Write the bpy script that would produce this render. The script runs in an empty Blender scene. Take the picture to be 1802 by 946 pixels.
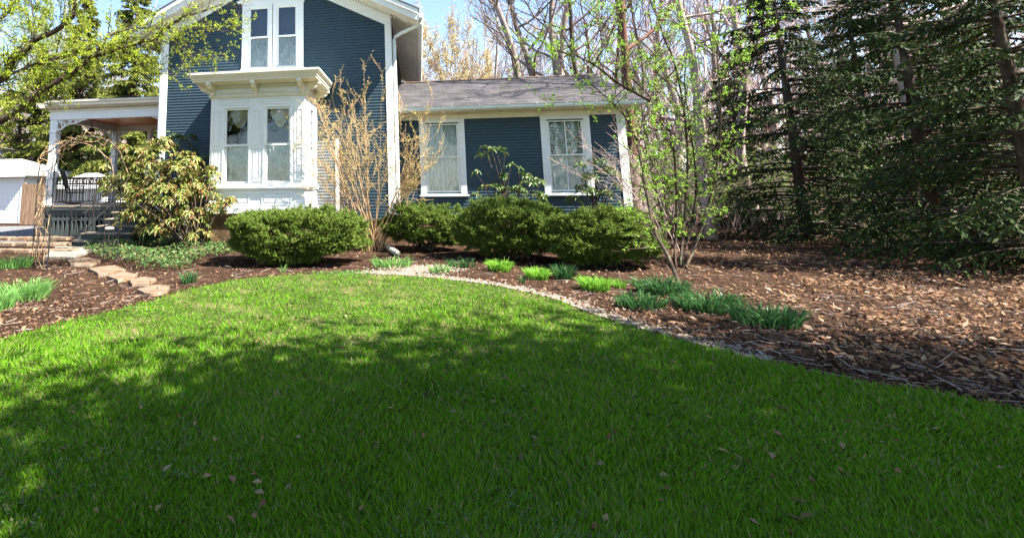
import bpy, math, random
import numpy as np
from math import radians, sin, cos, pi, tan
from mathutils import Vector, Matrix
S = bpy.context.scene
# ---------------------------------------------------------------- camera
YAW, PITCH, ROLL = radians(9.02), radians(8.189), radians(-.596)
FPX, CX, CY, PW, PH = 860.6, 600., 207.14, 1802., 946.
C = np.array([0, -14.5, 1.6])
_f = np.array([-sin(YAW)*cos(PITCH), cos(YAW)*cos(PITCH), sin(PITCH)])
_r = np.array([cos(YAW), sin(YAW), 0.]); _u = np.cross(_r, _f)
_r, _u = _r*cos(ROLL)+_u*sin(ROLL), -_r*sin(ROLL)+_u*cos(ROLL)
cam = bpy.data.objects.new('camera', bpy.data.cameras.new('camera'))
S.collection.objects.link(cam); S.camera = cam
cam.matrix_world = Matrix(((_r[0], _u[0], -_f[0], C[0]), (_r[1], _u[1], -_f[1], C[1]), (_r[2], _u[2], -_f[2], C[2]), (0, 0, 0, 1)))
cam.data.sensor_width = 36; cam.data.sensor_fit = 'HORIZONTAL'; cam.data.lens = FPX/PW*36
cam.data.shift_x = (PW/2-CX)/PW; cam.data.shift_y = -(PH/2-CY)/PW
cam.data.clip_start = .05; cam.data.clip_end = 2000
def at(x, y, Y):
    d = _f+_r*(x-CX)/FPX-_u*(y-CY)/FPX
    return C+d*(Y-C[1])/d[1]
def gp(x, y, z=0.):
    d = _f+_r*(x-CX)/FPX-_u*(y-CY)/FPX
    return C+d*(z-C[2])/d[2]
# ---------------------------------------------------------------- light
SUN = np.array([.76, -.225, 1.]); SUN = SUN/np.linalg.norm(SUN)
w = bpy.data.worlds.new("World"); S.world = w; w.use_nodes = True
nt = w.node_tree; bgn = nt.nodes['Background']; sk = nt.nodes.new('ShaderNodeTexSky')
sk.sky_type = 'NISHITA'; sk.sun_disc = False
sk.sun_elevation = math.asin(SUN[2]); sk.sun_rotation = math.atan2(SUN[0], SUN[1])
sk.dust_density = .6; sk.air_density = 1.0; sk.ozone_density = 1.0
nt.links.new(sk.outputs[0], bgn.inputs[0]); bgn.inputs[1].default_value = .08
sl = bpy.data.lights.new('sun', 'SUN'); sl.energy = 5; sl.angle = radians(.5); sl.color = (1, .95, .87)
so = bpy.data.objects.new('sun', sl); S.collection.objects.link(so)
so.rotation_euler = Vector(SUN).to_track_quat('Z', 'Y').to_euler(); so.location = (8, -2, 14)
S.view_settings.view_transform = 'Standard'; S.view_settings.look = 'None'
S.view_settings.exposure = 2.22; S.view_settings.gamma = 1
S.cycles.max_bounces = 6; S.cycles.transparent_max_bounces = 8
# ---------------------------------------------------------------- materials
def nodes(name):
    m = bpy.data.materials.new(name); m.use_nodes = True
    return m, m.node_tree, m.node_tree.nodes['Principled BSDF']
def mat(name, col, rough=.7, c2=None, scale=8., stretch=(1, 1, 1), bump=0., bscale=None, spec=.18, detail=6., metallic=0, pos=(.35, .65), dirt=None):
    m, t, b = nodes(name)
    b.inputs['Roughness'].default_value = rough; b.inputs['Specular IOR Level'].default_value = .03 if rough >= .9 else spec
    b.inputs['Metallic'].default_value = metallic
    c2 = c2 or tuple(c*.8 for c in col)
    tc = t.nodes.new('ShaderNodeTexCoord'); mp = t.nodes.new('ShaderNodeMapping'); mp.inputs['Scale'].default_value = stretch
    t.links.new(tc.outputs['Object'], mp.inputs[0])
    n = t.nodes.new('ShaderNodeTexNoise'); n.inputs['Scale'].default_value = scale; n.inputs['Detail'].default_value = detail
    t.links.new(mp.outputs[0], n.inputs['Vector'])
    r = t.nodes.new('ShaderNodeValToRGB'); r.color_ramp.elements[0].position = pos[0]; r.color_ramp.elements[1].position = pos[1]
    r.color_ramp.elements[0].color = (*c2, 1); r.color_ramp.elements[1].color = (*col, 1)
    t.links.new(n.outputs[0], r.inputs[0]); src = r.outputs[0]
    if dirt:
        n2 = t.nodes.new('ShaderNodeTexNoise'); n2.inputs['Scale'].default_value = dirt[1]; n2.inputs['Detail'].default_value = 8
        t.links.new(tc.outputs['Object'], n2.inputs['Vector'])
        r2 = t.nodes.new('ShaderNodeValToRGB'); r2.color_ramp.elements[0].position = dirt[2]; r2.color_ramp.elements[1].position = dirt[3]
        t.links.new(n2.outputs[0], r2.inputs[0])
        mx = t.nodes.new('ShaderNodeMix'); mx.data_type = 'RGBA'
        t.links.new(r2.outputs[0], mx.inputs[0]); t.links.new(src, mx.inputs[6]); mx.inputs[7].default_value = (*dirt[0], 1)
        src = mx.outputs[2]
    t.links.new(src, b.inputs['Base Color'])
    if bump:
        n3 = t.nodes.new('ShaderNodeTexNoise'); n3.inputs['Scale'].default_value = bscale or scale*3; n3.inputs['Detail'].default_value = 8
        t.links.new(mp.outputs[0], n3.inputs['Vector'])
        bp = t.nodes.new('ShaderNodeBump'); bp.inputs['Strength'].default_value = bump; bp.inputs['Distance'].default_value = .02
        t.links.new(n3.outputs[0], bp.inputs['Height']); t.links.new(bp.outputs[0], b.inputs['Normal'])
    return m
def leafmat(name, cols, rough=.55, trans=.35, spec=.10):
    """per-leaf colour from a ramp over the random-per-island value; part of the light passes through"""
    m, t, b = nodes(name)
    g = t.nodes.new('ShaderNodeNewGeometry'); r = t.nodes.new('ShaderNodeValToRGB')
    els = r.color_ramp.elements
    for i, c in enumerate(cols):
        p = i/(len(cols)-1) if len(cols) > 1 else 0
        if i == 0: e = els[0]; e.position = 0
        elif i == len(cols)-1: e = els[-1]; e.position = 1
        else: e = els.new(p)
        e.color = (*c, 1)
    t.links.new(g.outputs['Random Per Island'], r.inputs[0])
    t.links.new(r.outputs[0], b.inputs['Base Color'])
    b.inputs['Roughness'].default_value = rough; b.inputs['Specular IOR Level'].default_value = spec
    if trans:
        tr = t.nodes.new('ShaderNodeBsdfTranslucent'); t.links.new(r.outputs[0], tr.inputs[0])
        ms = t.nodes.new('ShaderNodeMixShader'); ms.inputs[0].default_value = trans
        t.links.new(b.outputs[0], ms.inputs[1]); t.links.new(tr.outputs[0], ms.inputs[2])
        t.links.new(ms.outputs[0], t.nodes['Material Output'].inputs[0])
    return m
def glassmat():
    m, t, b = nodes('window_glass'); t.nodes.remove(b)
    gl = t.nodes.new('ShaderNodeBsdfGlossy'); gl.inputs['Roughness'].default_value = .02; gl.inputs['Color'].default_value = (.9, .95, 1, 1)
    tp = t.nodes.new('ShaderNodeBsdfTransparent'); tp.inputs[0].default_value = (.86, .9, .9, 1)
    n = t.nodes.new('ShaderNodeTexNoise'); n.inputs['Scale'].default_value = 2.2; n.inputs['Detail'].default_value = 1
    tc = t.nodes.new('ShaderNodeTexCoord'); t.links.new(tc.outputs['Object'], n.inputs['Vector'])
    bp = t.nodes.new('ShaderNodeBump'); bp.inputs['Strength'].default_value = .25; bp.inputs['Distance'].default_value = .03
    t.links.new(n.outputs[0], bp.inputs['Height']); t.links.new(bp.outputs[0], gl.inputs['Normal'])
    fr = t.nodes.new('ShaderNodeFresnel'); fr.inputs[0].default_value = 1.5
    ad = t.nodes.new('ShaderNodeMath'); ad.operation = 'ADD'; ad.inputs[1].default_value = .05; t.links.new(fr.outputs[0], ad.inputs[0])
    ms = t.nodes.new('ShaderNodeMixShader'); t.links.new(ad.outputs[0], ms.inputs[0])
    t.links.new(tp.outputs[0], ms.inputs[1]); t.links.new(gl.outputs[0], ms.inputs[2])
    t.links.new(ms.outputs[0], t.nodes['Material Output'].inputs[0])
    return m
M = {}
M['siding'] = mat('blue_siding_paint', (.041, .069, .089), .45, (.034, .059, .076), 3, (1, 1, 10), .15, 30)
M['grey_siding'] = mat('grey_siding_paint', (.20, .225, .235), .55, (.165, .19, .20), 3, (1, 1, 10), .15, 30)
M['white'] = mat('white_trim_paint', (.80, .81, .80), .5, (.75, .76, .745), 2.5, (1, 1, 3), .08, 25, dirt=((.60, .57, .49), 5, .68, 1.0))
M['cream'] = mat('cream_trim_paint', (.78, .72, .58), .55, (.72, .66, .52), 2.5, (1, 1, 2), .06, 25)
M['soffit'] = mat('soffit_paint', (.66, .63, .53), .6, (.55, .52, .43), 4, (1, .4, 1), .1, 20)
M['gutter'] = mat('gutter_enamel', (.72, .76, .74), .35, (.62, .66, .64), 5, (.5, 1, 1), .05, 20)
M['copper'] = mat('weathered_brown_metal', (.16, .11, .08), .5)
M['wood_ceiling'] = mat('varnished_ceiling_wood', (.68, .21, .055), .4, (.45, .12, .03), 6, (.3, 8, 1), .2, 10)
M['iron'] = mat('black_iron', (.018, .018, .02), .45, (.03, .026, .024), 20)
M['chair_paint'] = mat('black_chair_paint', (.015, .013, .014), .4)
M['deck'] = mat('deck_grey_paint', (.070, .084, .078), .6, (.05, .062, .058), 8, (1, 1, 4), .15)
M['nosing'] = mat('tread_wood', (.36, .29, .22), .7, (.25, .20, .15), 10, (1, 5, 1), .2)
M['stone_foundation'] = mat('sandstone_foundation', (.23, .155, .085), .9, (.11, .075, .045), 3, (1, 1, 1.5), .6, 14)
M['concrete'] = mat('concrete_walk', (.28, .25, .21), .9, (.20, .18, .15), 5, bump=.4, bscale=40, dirt=((.16, .12, .08), 3, .5, .8))
M['asphalt'] = mat('grey_driveway', (.16, .16, .165), .9, (.12, .12, .125), 6, bump=.4, bscale=60)
M['flagstone'] = mat('flagstone', (.25, .19, .135), .9, (.15, .105, .075), 5, bump=.5, bscale=25, dirt=((.10, .06, .035), 4, .45, .7))
M['gravel'] = leafmat('pebbles', [(.22, .18, .14), (.14, .11, .085), (.32, .28, .23), (.08, .06, .045), (.18, .14, .11)], .9, 0)
M['mulch'] = mat('mulch_soil', (.055, .032, .021), 1, (.022, .013, .009), 14, bump=1, bscale=45, dirt=((.10, .058, .038), 3, .5, .78))
M['chips'] = leafmat('wood_chips', [(.07, .036, .022), (.03, .017, .012), (.13, .075, .048), (.045, .025, .018), (.09, .05, .03), (.26, .165, .11)], .95, 0)
M['dryleaf'] = leafmat('dry_leaves', [(.24, .13, .07), (.14, .065, .035), (.33, .21, .12), (.09, .045, .028), (.18, .11, .07), (.40, .28, .19)], .8, .2)
M['lawn_soil'] = mat('lawn_base', (.060, .090, .018), 1, (.040, .055, .016), 7, bump=.6, bscale=60, dirt=((.12, .11, .045), 1.6, .5, .66))
M['grass'] = leafmat('grass_blades', [(.075, .20, .008), (.12, .28, .010), (.055, .15, .008), (.16, .31, .014), (.10, .24, .010), (.10, .19, .03), (.30, .27, .12)], .6, .35, .05)
M['fore_grass'] = M['grass']
M['lily'] = leafmat('daylily_leaf', [(.14, .34, .03), (.24, .46, .05), (.10, .25, .03), (.30, .50, .08)], .4, .4)
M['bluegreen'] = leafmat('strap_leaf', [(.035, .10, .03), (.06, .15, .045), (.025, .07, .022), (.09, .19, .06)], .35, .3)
M['onion'] = leafmat('spring_bulb_leaf', [(.12, .28, .06), (.20, .38, .10), (.08, .20, .05)], .4, .35)
M['yew'] = leafmat('yew_needles', [(.035, .065, .012), (.075, .12, .018), (.13, .185, .028), (.05, .085, .014), (.21, .27, .055)], .6, .1, .06)
M['rhodo'] = leafmat('rhododendron_yellow_green_leaf', [(.15, .21, .035), (.26, .29, .06), (.10, .15, .025), (.34, .20, .09), (.20, .27, .05), (.24, .09, .04), (.34, .32, .12), (.12, .17, .04), (.17, .23, .04)], .42, .2, .25)  # brighter, yellower leaf mix than the green one
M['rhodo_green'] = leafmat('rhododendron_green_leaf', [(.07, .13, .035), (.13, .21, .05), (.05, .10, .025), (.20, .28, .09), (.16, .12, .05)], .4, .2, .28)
M['ivy'] = leafmat('ivy_leaf', [(.03, .075, .018), (.055, .12, .03), (.10, .18, .05), (.022, .05, .015), (.15, .11, .05), (.04, .09, .02)], .45, .15, .2)
M['spring'] = leafmat('maple_spring_leaf', [(.34, .44, .04), (.46, .54, .05), (.24, .36, .03), (.52, .52, .09)], .5, .5)
M['spring_green'] = leafmat('young_green_leaf', [(.24, .44, .05), (.36, .56, .07), (.17, .34, .04), (.42, .58, .10)], .5, .5)
M['spruce'] = leafmat('spruce_needles', [(.07, .10, .02), (.14, .17, .028), (.20, .22, .04), (.05, .08, .02), (.27, .26, .055)], .6, .3)
M['hemlock'] = leafmat('hemlock_needles', [(.020, .040, .013), (.035, .062, .016), (.015, .030, .011), (.06, .095, .022), (.05, .045, .02)], .6, .2)
M['buds'] = leafmat('yellow_buds', [(.52, .42, .14), (.62, .52, .20), (.42, .33, .10)], .6, .3)
M['bark'] = mat('grey_brown_bark', (.31, .25, .22), .95, (.17, .135, .115), 6, (1, 1, .25), .9, 14)
M['bark_dark'] = mat('dark_bark', (.10, .072, .055), .95, (.045, .033, .027), 8, (1, 1, .3), .8, 18, dirt=((.20, .20, .13), 5, .55, .75))
M['bark_red'] = mat('red_brown_bark', (.23, .12, .085), .95, (.10, .055, .042), 5, (1, 1, .25), .9, 12)
M['bark_pink'] = mat('pale_twig_bark', (.46, .36, .32), .9, (.31, .23, .20), 6)
M['twig_tan'] = mat('tan_twig_bark', (.46, .32, .175), .75, (.29, .17, .09), 4)
M['fence'] = mat('weathered_fence_board', (.36, .24, .15), .85, (.21, .13, .08), 7, (4, 4, .4), .4)
M['white_wall'] = mat('white_painted_wall', (.80, .80, .78), .7, (.74, .74, .72), 3, (1, 1, 6))
M['tan_wall'] = mat('tan_painted_wall', (.46, .38, .27), .75, (.40, .33, .23), 3)
M['pale_roof'] = mat('pale_grey_shingle', (.30, .295, .29), .9, (.22, .215, .21), 9, bump=.4)
M['glass'] = glassmat()
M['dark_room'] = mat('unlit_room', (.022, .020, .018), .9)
M['lace'] = mat('lace_curtain', (.72, .73, .68), .9, (.46, .48, .45), 14, (1, 1, .5), .2, 40, detail=5)
M['swag'] = mat('cream_swag', (.50, .46, .33), .85, (.36, .33, .23), 20)
M['capwhite'] = mat('pale_cap', (.62, .50, .44), .5)
M['pipe'] = mat('drain_pipe', (.52, .48, .38), .6, (.36, .32, .25), 6)
def shinglemat():
    m, t, b = nodes('roof_shingles'); b.inputs['Roughness'].default_value = .95; b.inputs['Specular IOR Level'].default_value = .05
    tc = t.nodes.new('ShaderNodeTexCoord'); mp = t.nodes.new('ShaderNodeMapping'); t.links.new(tc.outputs['Object'], mp.inputs[0])
    br = t.nodes.new('ShaderNodeTexBrick'); br.inputs['Scale'].default_value = 1
    br.inputs['Brick Width'].default_value = .30; br.inputs['Row Height'].default_value = .13; br.inputs['Mortar Size'].default_value = .006
    br.inputs['Color1'].default_value = (.078, .075, .080, 1); br.inputs['Color2'].default_value = (.125, .120, .124, 1); br.inputs['Mortar'].default_value = (.07, .065, .065, 1)
    t.links.new(mp.outputs[0], br.inputs[0])
    n = t.nodes.new('ShaderNodeTexNoise'); n.inputs['Scale'].default_value = 1.7; n.inputs['Detail'].default_value = 6; t.links.new(tc.outputs['Object'], n.inputs['Vector'])
    r = t.nodes.new('ShaderNodeValToRGB'); r.color_ramp.elements[0].color = (.72, .72, .76, 1); r.color_ramp.elements[1].color = (1.2, 1.14, 1.08, 1)
    r.color_ramp.elements[0].position = .3; r.color_ramp.elements[1].position = .7; t.links.new(n.outputs[0], r.inputs[0])
    mx = t.nodes.new('ShaderNodeMix'); mx.data_type = 'RGBA'; mx.clamp_result = False; mx.blend_type = 'MULTIPLY'; mx.inputs[0].default_value = 1
    t.links.new(br.outputs[0], mx.inputs[6]); t.links.new(r.outputs[0], mx.inputs[7]); t.links.new(mx.outputs[2], b.inputs['Base Color'])
    return m
M['shingle'] = shinglemat()
# ---------------------------------------------------------------- mesh helpers
col = S.collection
ROOT = None
def tag(o, label=None, cat=None, group=None, kind=None):
    if label: o['label'] = label
    if cat: o['category'] = cat
    if group: o['group'] = group
    if kind: o['kind'] = kind
    return o
def empty(name, loc=(0, 0, 0), label=None, cat=None, group=None):
    o = bpy.data.objects.new(name, None); col.objects.link(o); o.location = tuple(float(v) for v in loc); o.empty_display_size = .2
    return tag(o, label, cat, group)
def root_of(p):
    v = Vector((0, 0, 0))
    while p is not None: v += p.location; p = p.parent
    return v
def link(name, me, m, parent=None, smooth=False):
    """me is in world coordinates; its vertices are moved into the parent's frame"""
    o = bpy.data.objects.new(name, me); col.objects.link(o)
    me.materials.append(M[m] if isinstance(m, str) else m)
    if parent is not None:
        v = root_of(parent); me.transform(Matrix.Translation(-v)); o.parent = parent
    if smooth: me.polygons.foreach_set('use_smooth', [True]*len(me.polygons))
    return o
def npmesh(name, V, F):
    """V (n,3); F (m,k) same-size faces"""
    me = bpy.data.meshes.new(name); V = np.ascontiguousarray(V, dtype=np.float32); F = np.ascontiguousarray(F, dtype=np.int32)
    k = F.shape[1]
    me.vertices.add(len(V)); me.vertices.foreach_set('co', V.ravel())
    me.loops.add(F.size); me.loops.foreach_set('vertex_index', F.ravel())
    me.polygons.add(len(F)); me.polygons.foreach_set('loop_start', np.arange(0, F.size, k, dtype=np.int32))
    me.update(calc_edges=True)
    return me
I3 = lambda u, d, z: (u, -d, z)          # wall frame: u along X, d outward (towards the viewer), z up, from Y=0
def frame(kind, off):
    if kind == 'F': return lambda u, d, z: (u, off-d, z)       # faces -Y at Y=off
    if kind == 'R': return lambda u, d, z: (off+d, u, z)       # faces +X at X=off (u is Y)
    if kind == 'L': return lambda u, d, z: (off-d, u, z)       # faces -X
class MB:
    def __init__(s): s.v = []; s.f = []
    def poly(s, pts):
        i = len(s.v); s.v += [tuple(p) for p in pts]; s.f.append(tuple(range(i, i+len(pts))))
    def box(s, tf, u0, u1, d0, d1, z0, z1):
        i = len(s.v)
        s.v += [tf(u, d, z) for z in (z0, z1) for d in (d0, d1) for u in (u0, u1)]
        for q in ((0, 1, 3, 2), (4, 6, 7, 5), (0, 4, 5, 1), (2, 3, 7, 6), (0, 2, 6, 4), (1, 5, 7, 3)): s.f.append(tuple(i+k for k in q))
    def prism(s, A, B):
        """two matching outlines"""
        i = len(s.v); n = len(A); s.v += [tuple(p) for p in A]+[tuple(p) for p in B]
        s.f.append(tuple(range(i, i+n))); s.f.append(tuple(range(i+2*n-1, i+n-1, -1)))
        for k in range(n): s.f.append((i+k, i+(k+1) % n, i+n+(k+1) % n, i+n+k))
    def tube(s, P, R, n=8, cap=True):
        P = [Vector(tuple(p)) for p in P]; i = len(s.v); m = len(P)
        if not hasattr(R, '__len__'): R = [R]*m
        for k in range(m):
            d = (P[min(k+1, m-1)]-P[max(k-1, 0)]).normalized()
            a = d.cross(Vector((0, 0, 1)) if abs(d.z) < .9 else Vector((0, 1, 0))).normalized(); b = d.cross(a)
            for j in range(n):
                t = 2*pi*j/n; s.v.append(tuple(P[k]+(a*cos(t)+b*sin(t))*R[k]))
        for k in range(m-1):
            for j in range(n):
                s.f.append((i+k*n+j, i+k*n+(j+1) % n, i+(k+1)*n+(j+1) % n, i+(k+1)*n+j))
        if cap: s.f.append(tuple(range(i+n-1, i-1, -1))); s.f.append(tuple(range(i+(m-1)*n, i+m*n)))
    def build(s, name, m, parent=None, smooth=False, bevel=0):
        me = bpy.data.meshes.new(name); me.from_pydata([tuple(float(c) for c in p) for p in s.v], [], s.f)
        import bmesh
        bm = bmesh.new(); bm.from_mesh(me)
        bmesh.ops.recalc_face_normals(bm, faces=bm.faces)
        if bevel: bmesh.ops.bevel(bm, geom=bm.edges[:], offset=bevel, segments=1, affect='EDGES', clamp_overlap=True)
        bm.to_mesh(me); bm.free(); me.update()
        return link(name, me, m, parent, smooth)
def segmesh(name, segs, n=4):
    """segs: list of (p0,p1,r0,r1) -> tapered n-gon prisms"""
    A = np.array([s[0] for s in segs]); B = np.array([s[1] for s in segs]); r0 = np.array([s[2] for s in segs]); r1 = np.array([s[3] for s in segs])
    d = B-A; d /= np.linalg.norm(d, axis=1)[:, None]+1e-9
    ref = np.where(np.abs(d[:, 2:3]) < .9, np.array([[0, 0, 1.]]), np.array([[0, 1., 0]]))
    a = np.cross(d, ref); a /= np.linalg.norm(a, axis=1)[:, None]+1e-9; b = np.cross(d, a)
    N = len(segs); V = np.zeros((N, 2, n, 3))
    for j in range(n):
        t = 2*pi*j/n; o = a*cos(t)+b*sin(t)
        V[:, 0, j] = A+o*r0[:, None]; V[:, 1, j] = B+o*r1[:, None]
    F = []
    base = np.arange(N)[:, None]*2*n
    for j in range(n):
        F.append(base+np.array([[j, (j+1) % n, n+(j+1) % n, n+j]]))
    return npmesh(name, V.reshape(-1, 3), np.concatenate(F))
def leafmesh(name, P, D, L, W, rng, up=None, fold=.25, sag=0., wide=.45):
    """one bent four-point leaf per row, growing from P along D"""
    P = np.asarray(P, float); D = np.asarray(D, float); D = D/(np.linalg.norm(D, axis=1)[:, None]+1e-9); N = len(P)
    L = np.broadcast_to(L, (N,))[:, None]; W = np.broadcast_to(W, (N,))[:, None]
    U = rng.normal(size=(N, 3)) if up is None else np.asarray(up)+rng.normal(size=(N, 3))*.35
    Sd = np.cross(D, U); Sd /= np.linalg.norm(Sd, axis=1)[:, None]+1e-9; Nn = np.cross(Sd, D)
    mid = P+D*L*wide
    tip = P+D*L; tip[:, 2:3] -= sag*L
    V = np.stack([P, mid+Sd*W/2+Nn*W*fold, tip, mid-Sd*W/2+Nn*W*fold], 1).reshape(-1, 3)
    F = np.arange(N)[:, None]*4+np.array([[0, 1, 2, 3]])
    if fold > .3:      # hard midrib: two triangles
        i = np.arange(N)[:, None]*4
        F = np.concatenate([i+np.array([[0, 1, 2]]), i+np.array([[0, 2, 3]])])
    return npmesh(name, V, F)
def unit(v): v = np.asarray(v, float); return v/(np.linalg.norm(v)+1e-9)
def rdir(rng, n): v = rng.normal(size=(n, 3)); return v/np.linalg.norm(v, axis=1)[:, None]
def smoothpoly(P, k=4):
    """Catmull-Rom through the points"""
    P = np.array(P, float); Q = np.vstack([2*P[0]-P[1], P, 2*P[-1]-P[-2]]); out = []
    for i in range(1, len(Q)-2):
        for t in np.linspace(0, 1, k, endpoint=False):
            out.append(.5*((2*Q[i])+(-Q[i-1]+Q[i+1])*t+(2*Q[i-1]-5*Q[i]+4*Q[i+1]-Q[i+2])*t*t+(-Q[i-1]+3*Q[i]-3*Q[i+1]+Q[i+2])*t**3))
    out.append(P[-1]); return np.array(out)
# ================================================================ GROUND
def in_poly(P, X, Y):
    c = np.zeros(len(X), bool); n = len(P)
    for i in range(n):
        x0, y0 = P[i]; x1, y1 = P[(i+1) % n]
        h = ((y0 > Y) != (y1 > Y)) & (X < (x1-x0)*(Y-y0)/(y1-y0+1e-12)+x0); c ^= h
    return c
g = MB(); g.poly([(-400, -300, 0), (400, -300, 0), (400, 900, 0), (-400, 900, 0)])
tag(g.build('ground', 'mulch'), kind='structure')
edge_px = [(-160, 640), (0, 600), (150, 560), (270, 529), (345, 507), (420, 492), (500, 485), (580, 482), (680, 484), (780, 492), (860, 502), (930, 516), (985, 531), (1060, 560), (1200, 600), (1400, 650), (1802, 730), (2100, 790)]
edge = [gp(*p)[:2] for p in edge_px]
edge = smoothpoly([(e[0], e[1], 0) for e in edge], 5)[:, :2]
lawn_poly = [tuple(e) for e in edge]+[(16, -13.2), (16, -30), (-16, -30), (-16, -12.5)]
l = MB(); l.poly([(x, y, .004) for x, y in lawn_poly]); tag(l.build('lawn', 'lawn_soil'), kind='structure')
rng = np.random.default_rng(3)
def scatter_view(n, x0, x1, y0, y1, rng, power=1.0):
    """points on the ground, denser near the viewer, inside a picture window"""
    px = rng.uniform(x0, x1, n); py = y0+(y1-y0)*rng.uniform(0, 1, n)**power
    d = _f[None]+_r[None]*((px-CX)/FPX)[:, None]-_u[None]*((py-CY)/FPX)[:, None]
    return C[None]+d*((0-C[2])/d[:, 2])[:, None]
G = scatter_view(640000, -700, 2900, 478, 1150, rng, .95)
def vnoise(X, Y, f, seed):
    r_ = np.random.default_rng(seed); T = r_.uniform(size=(64, 64)); x, y = X*f, Y*f; i, j = np.floor(x).astype(int), np.floor(y).astype(int); u, v = x-i, y-j
    u = u*u*(3-2*u); v = v*v*(3-2*v); g_ = lambda a, b: T[a % 64, b % 64]
    return (g_(i, j)*(1-u)+g_(i+1, j)*u)*(1-v)+(g_(i, j+1)*(1-u)+g_(i+1, j+1)*u)*v
keep = in_poly(lawn_poly, G[:, 0]+.22*(vnoise(G[:, 0], G[:, 1], 3.7, 31)-.5)+rng.normal(0, .025, len(G)), G[:, 1]+.26*(vnoise(G[:, 0], G[:, 1], 3.3, 32)-.5)-.03+rng.normal(0, .03, len(G)))
G = G[keep]
patch = np.sin(G[:, 0]*2.1+np.sin(G[:, 1]*1.7))*np.sin(G[:, 1]*2.6+np.cos(G[:, 0]*1.9))
dist = np.hypot(G[:, 0], G[:, 1]+14.5)
def vnoise(X, Y, f, seed):
    r_ = np.random.default_rng(seed); T = r_.uniform(size=(64, 64)); x, y = X*f, Y*f; i, j = np.floor(x).astype(int), np.floor(y).astype(int); u, v = x-i, y-j
    u = u*u*(3-2*u); v = v*v*(3-2*v); g_ = lambda a, b: T[a % 64, b % 64]
    return (g_(i, j)*(1-u)+g_(i+1, j)*u)*(1-v)+(g_(i, j+1)*(1-u)+g_(i+1, j+1)*u)*v
nz = .6*vnoise(G[:, 0], G[:, 1], 1.9, 1)+.4*vnoise(G[:, 0], G[:, 1], 5.3, 2)
G = G[rng.uniform(size=len(G)) < np.clip(1.5-1.2*np.clip((nz-.5)*3, 0, 1), .72, 1)]
dist = np.hypot(G[:, 0], G[:, 1]+14.5); n = len(G)
lx = vnoise(G[:, 0], G[:, 1], 3.1, 6)-.5; ly = vnoise(G[:, 0], G[:, 1], 3.1, 7)-.5
D = np.stack([rng.normal(0, .55, n)+1.6*lx, rng.normal(0, .55, n)+1.6*ly, rng.uniform(.4, 1.1, n)], 1)
nz = vnoise(G[:, 0], G[:, 1], 1.1, 5); L = rng.uniform(.025, .07, n)*(1+.02*dist)*(.7+.7*nz); W = .004+.0012*dist
o = link('grass', leafmesh('grass', G, D, L, W, rng, fold=.1, wide=.35), 'grass'); tag(o, 'short green lawn grass in front of the planting bed', 'grass', kind='stuff')
# mulch chips and dry leaves
def chips(name, n, win, m, label, cat, smin, smax, keepf, seed, lift=.012, power=1.):
    rng = np.random.default_rng(seed); G = scatter_view(n, *win, rng, power); G = G[keepf(G)]; n = len(G)
    G[:, 2] = rng.uniform(0, lift, n)
    D = rdir(rng, n); D[:, 2] = np.abs(D[:, 2])*.35
    s = rng.uniform(smin, smax, n)
    o = link(name, leafmesh(name, G, D, s, s*rng.uniform(.25, .6, n), rng, up=np.array([[0, 0, 1.]]), fold=.2), m)
    return tag(o, label, cat, kind='stuff')
notlawn = lambda G: ~in_poly(lawn_poly, G[:, 0], G[:, 1])
chips('wood_mulch', 200000, (-500, 2800, 372, 1000), 'chips', 'brown shredded bark mulch covering the planting beds', 'mulch', .014, .06, notlawn, 5)
chips('leaf_litter', 9000, (-40, 1250, 350, 640), 'dryleaf', 'scattered dry brown leaves lying on the mulch', 'leaf litter', .04, .085, notlawn, 6, .03)
def rband(G):
    pb = np.clip((G[:, 0]-3.6)/4.5, 0, 1)*np.clip(vnoise(G[:, 0], G[:, 1], .9, 9)*2.2-.25, .08, 1)
    return (np.random.default_rng(1).uniform(size=len(G)) < pb) & notlawn(G)
chips('fallen_leaves', 170000, (1090, 2900, 337, 1000), 'dryleaf', 'carpet of fallen tan leaves under the trees right of the house', 'leaf litter', .035, .11, rband, 7, .05)
rg = np.random.default_rng(52); q = scatter_view(2600, 0, 1850, 350, 760, rg); q = q[notlawn(q)]; sg_ = []
for p_ in q:
    a_ = rg.uniform(0, 2*pi); d_ = np.array([cos(a_), sin(a_), rg.normal(0, .12)]); L_ = rg.uniform(.06, .3); p1_ = p_+d_*L_*.5+[0, 0, .02]; r_ = rg.uniform(.0025, .007)
    sg_ += [(p_+[0, 0, .02], p1_, r_, r_*.8), (p1_, p1_+unit(d_+rg.normal(0, .25, 3)*np.array([1, 1, .2]))*L_*.5, r_*.8, r_*.5)]
tag(link('fallen_twigs', segmesh('fallen_twigs', sg_, 4), 'bark'), 'thin fallen twigs scattered over the mulch and leaves', 'twigs', kind='stuff')
# gravel edging along the lawn
pv = []
rng = np.random.default_rng(8)
e3 = np.array([e for e in edge]); 
sel = [i for i in range(len(e3)) if gp(655, 484)[0] < e3[i][0] < 3.1]
for i in sel[:-1]:
    a, b = e3[i], e3[i+1]; t = rng.uniform(size=(int(330*(.25+vnoise(np.array([a[0]]), np.array([a[1]]), 2.7, 4)[0])*(1 if a[0] < .9 else .45)), 1)); q = a+(b-a)*t
    nn = np.array([-(b-a)[1], (b-a)[0]]); nn = nn/np.linalg.norm(nn)
    q = q+nn*np.abs(rng.normal(0, .11, (len(t), 1)))+nn*.02; pv.append(q)
gc = gp(742, 474)[:2]; q = gc+rng.normal(size=(2600, 2))*np.array([.33, .22]); pv.append(q)
gc = gp(690, 481)[:2]; q = gc+rng.normal(size=(900, 2))*np.array([.28, .10]); pv.append(q)
pv = np.concatenate(pv); n = len(pv)
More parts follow.
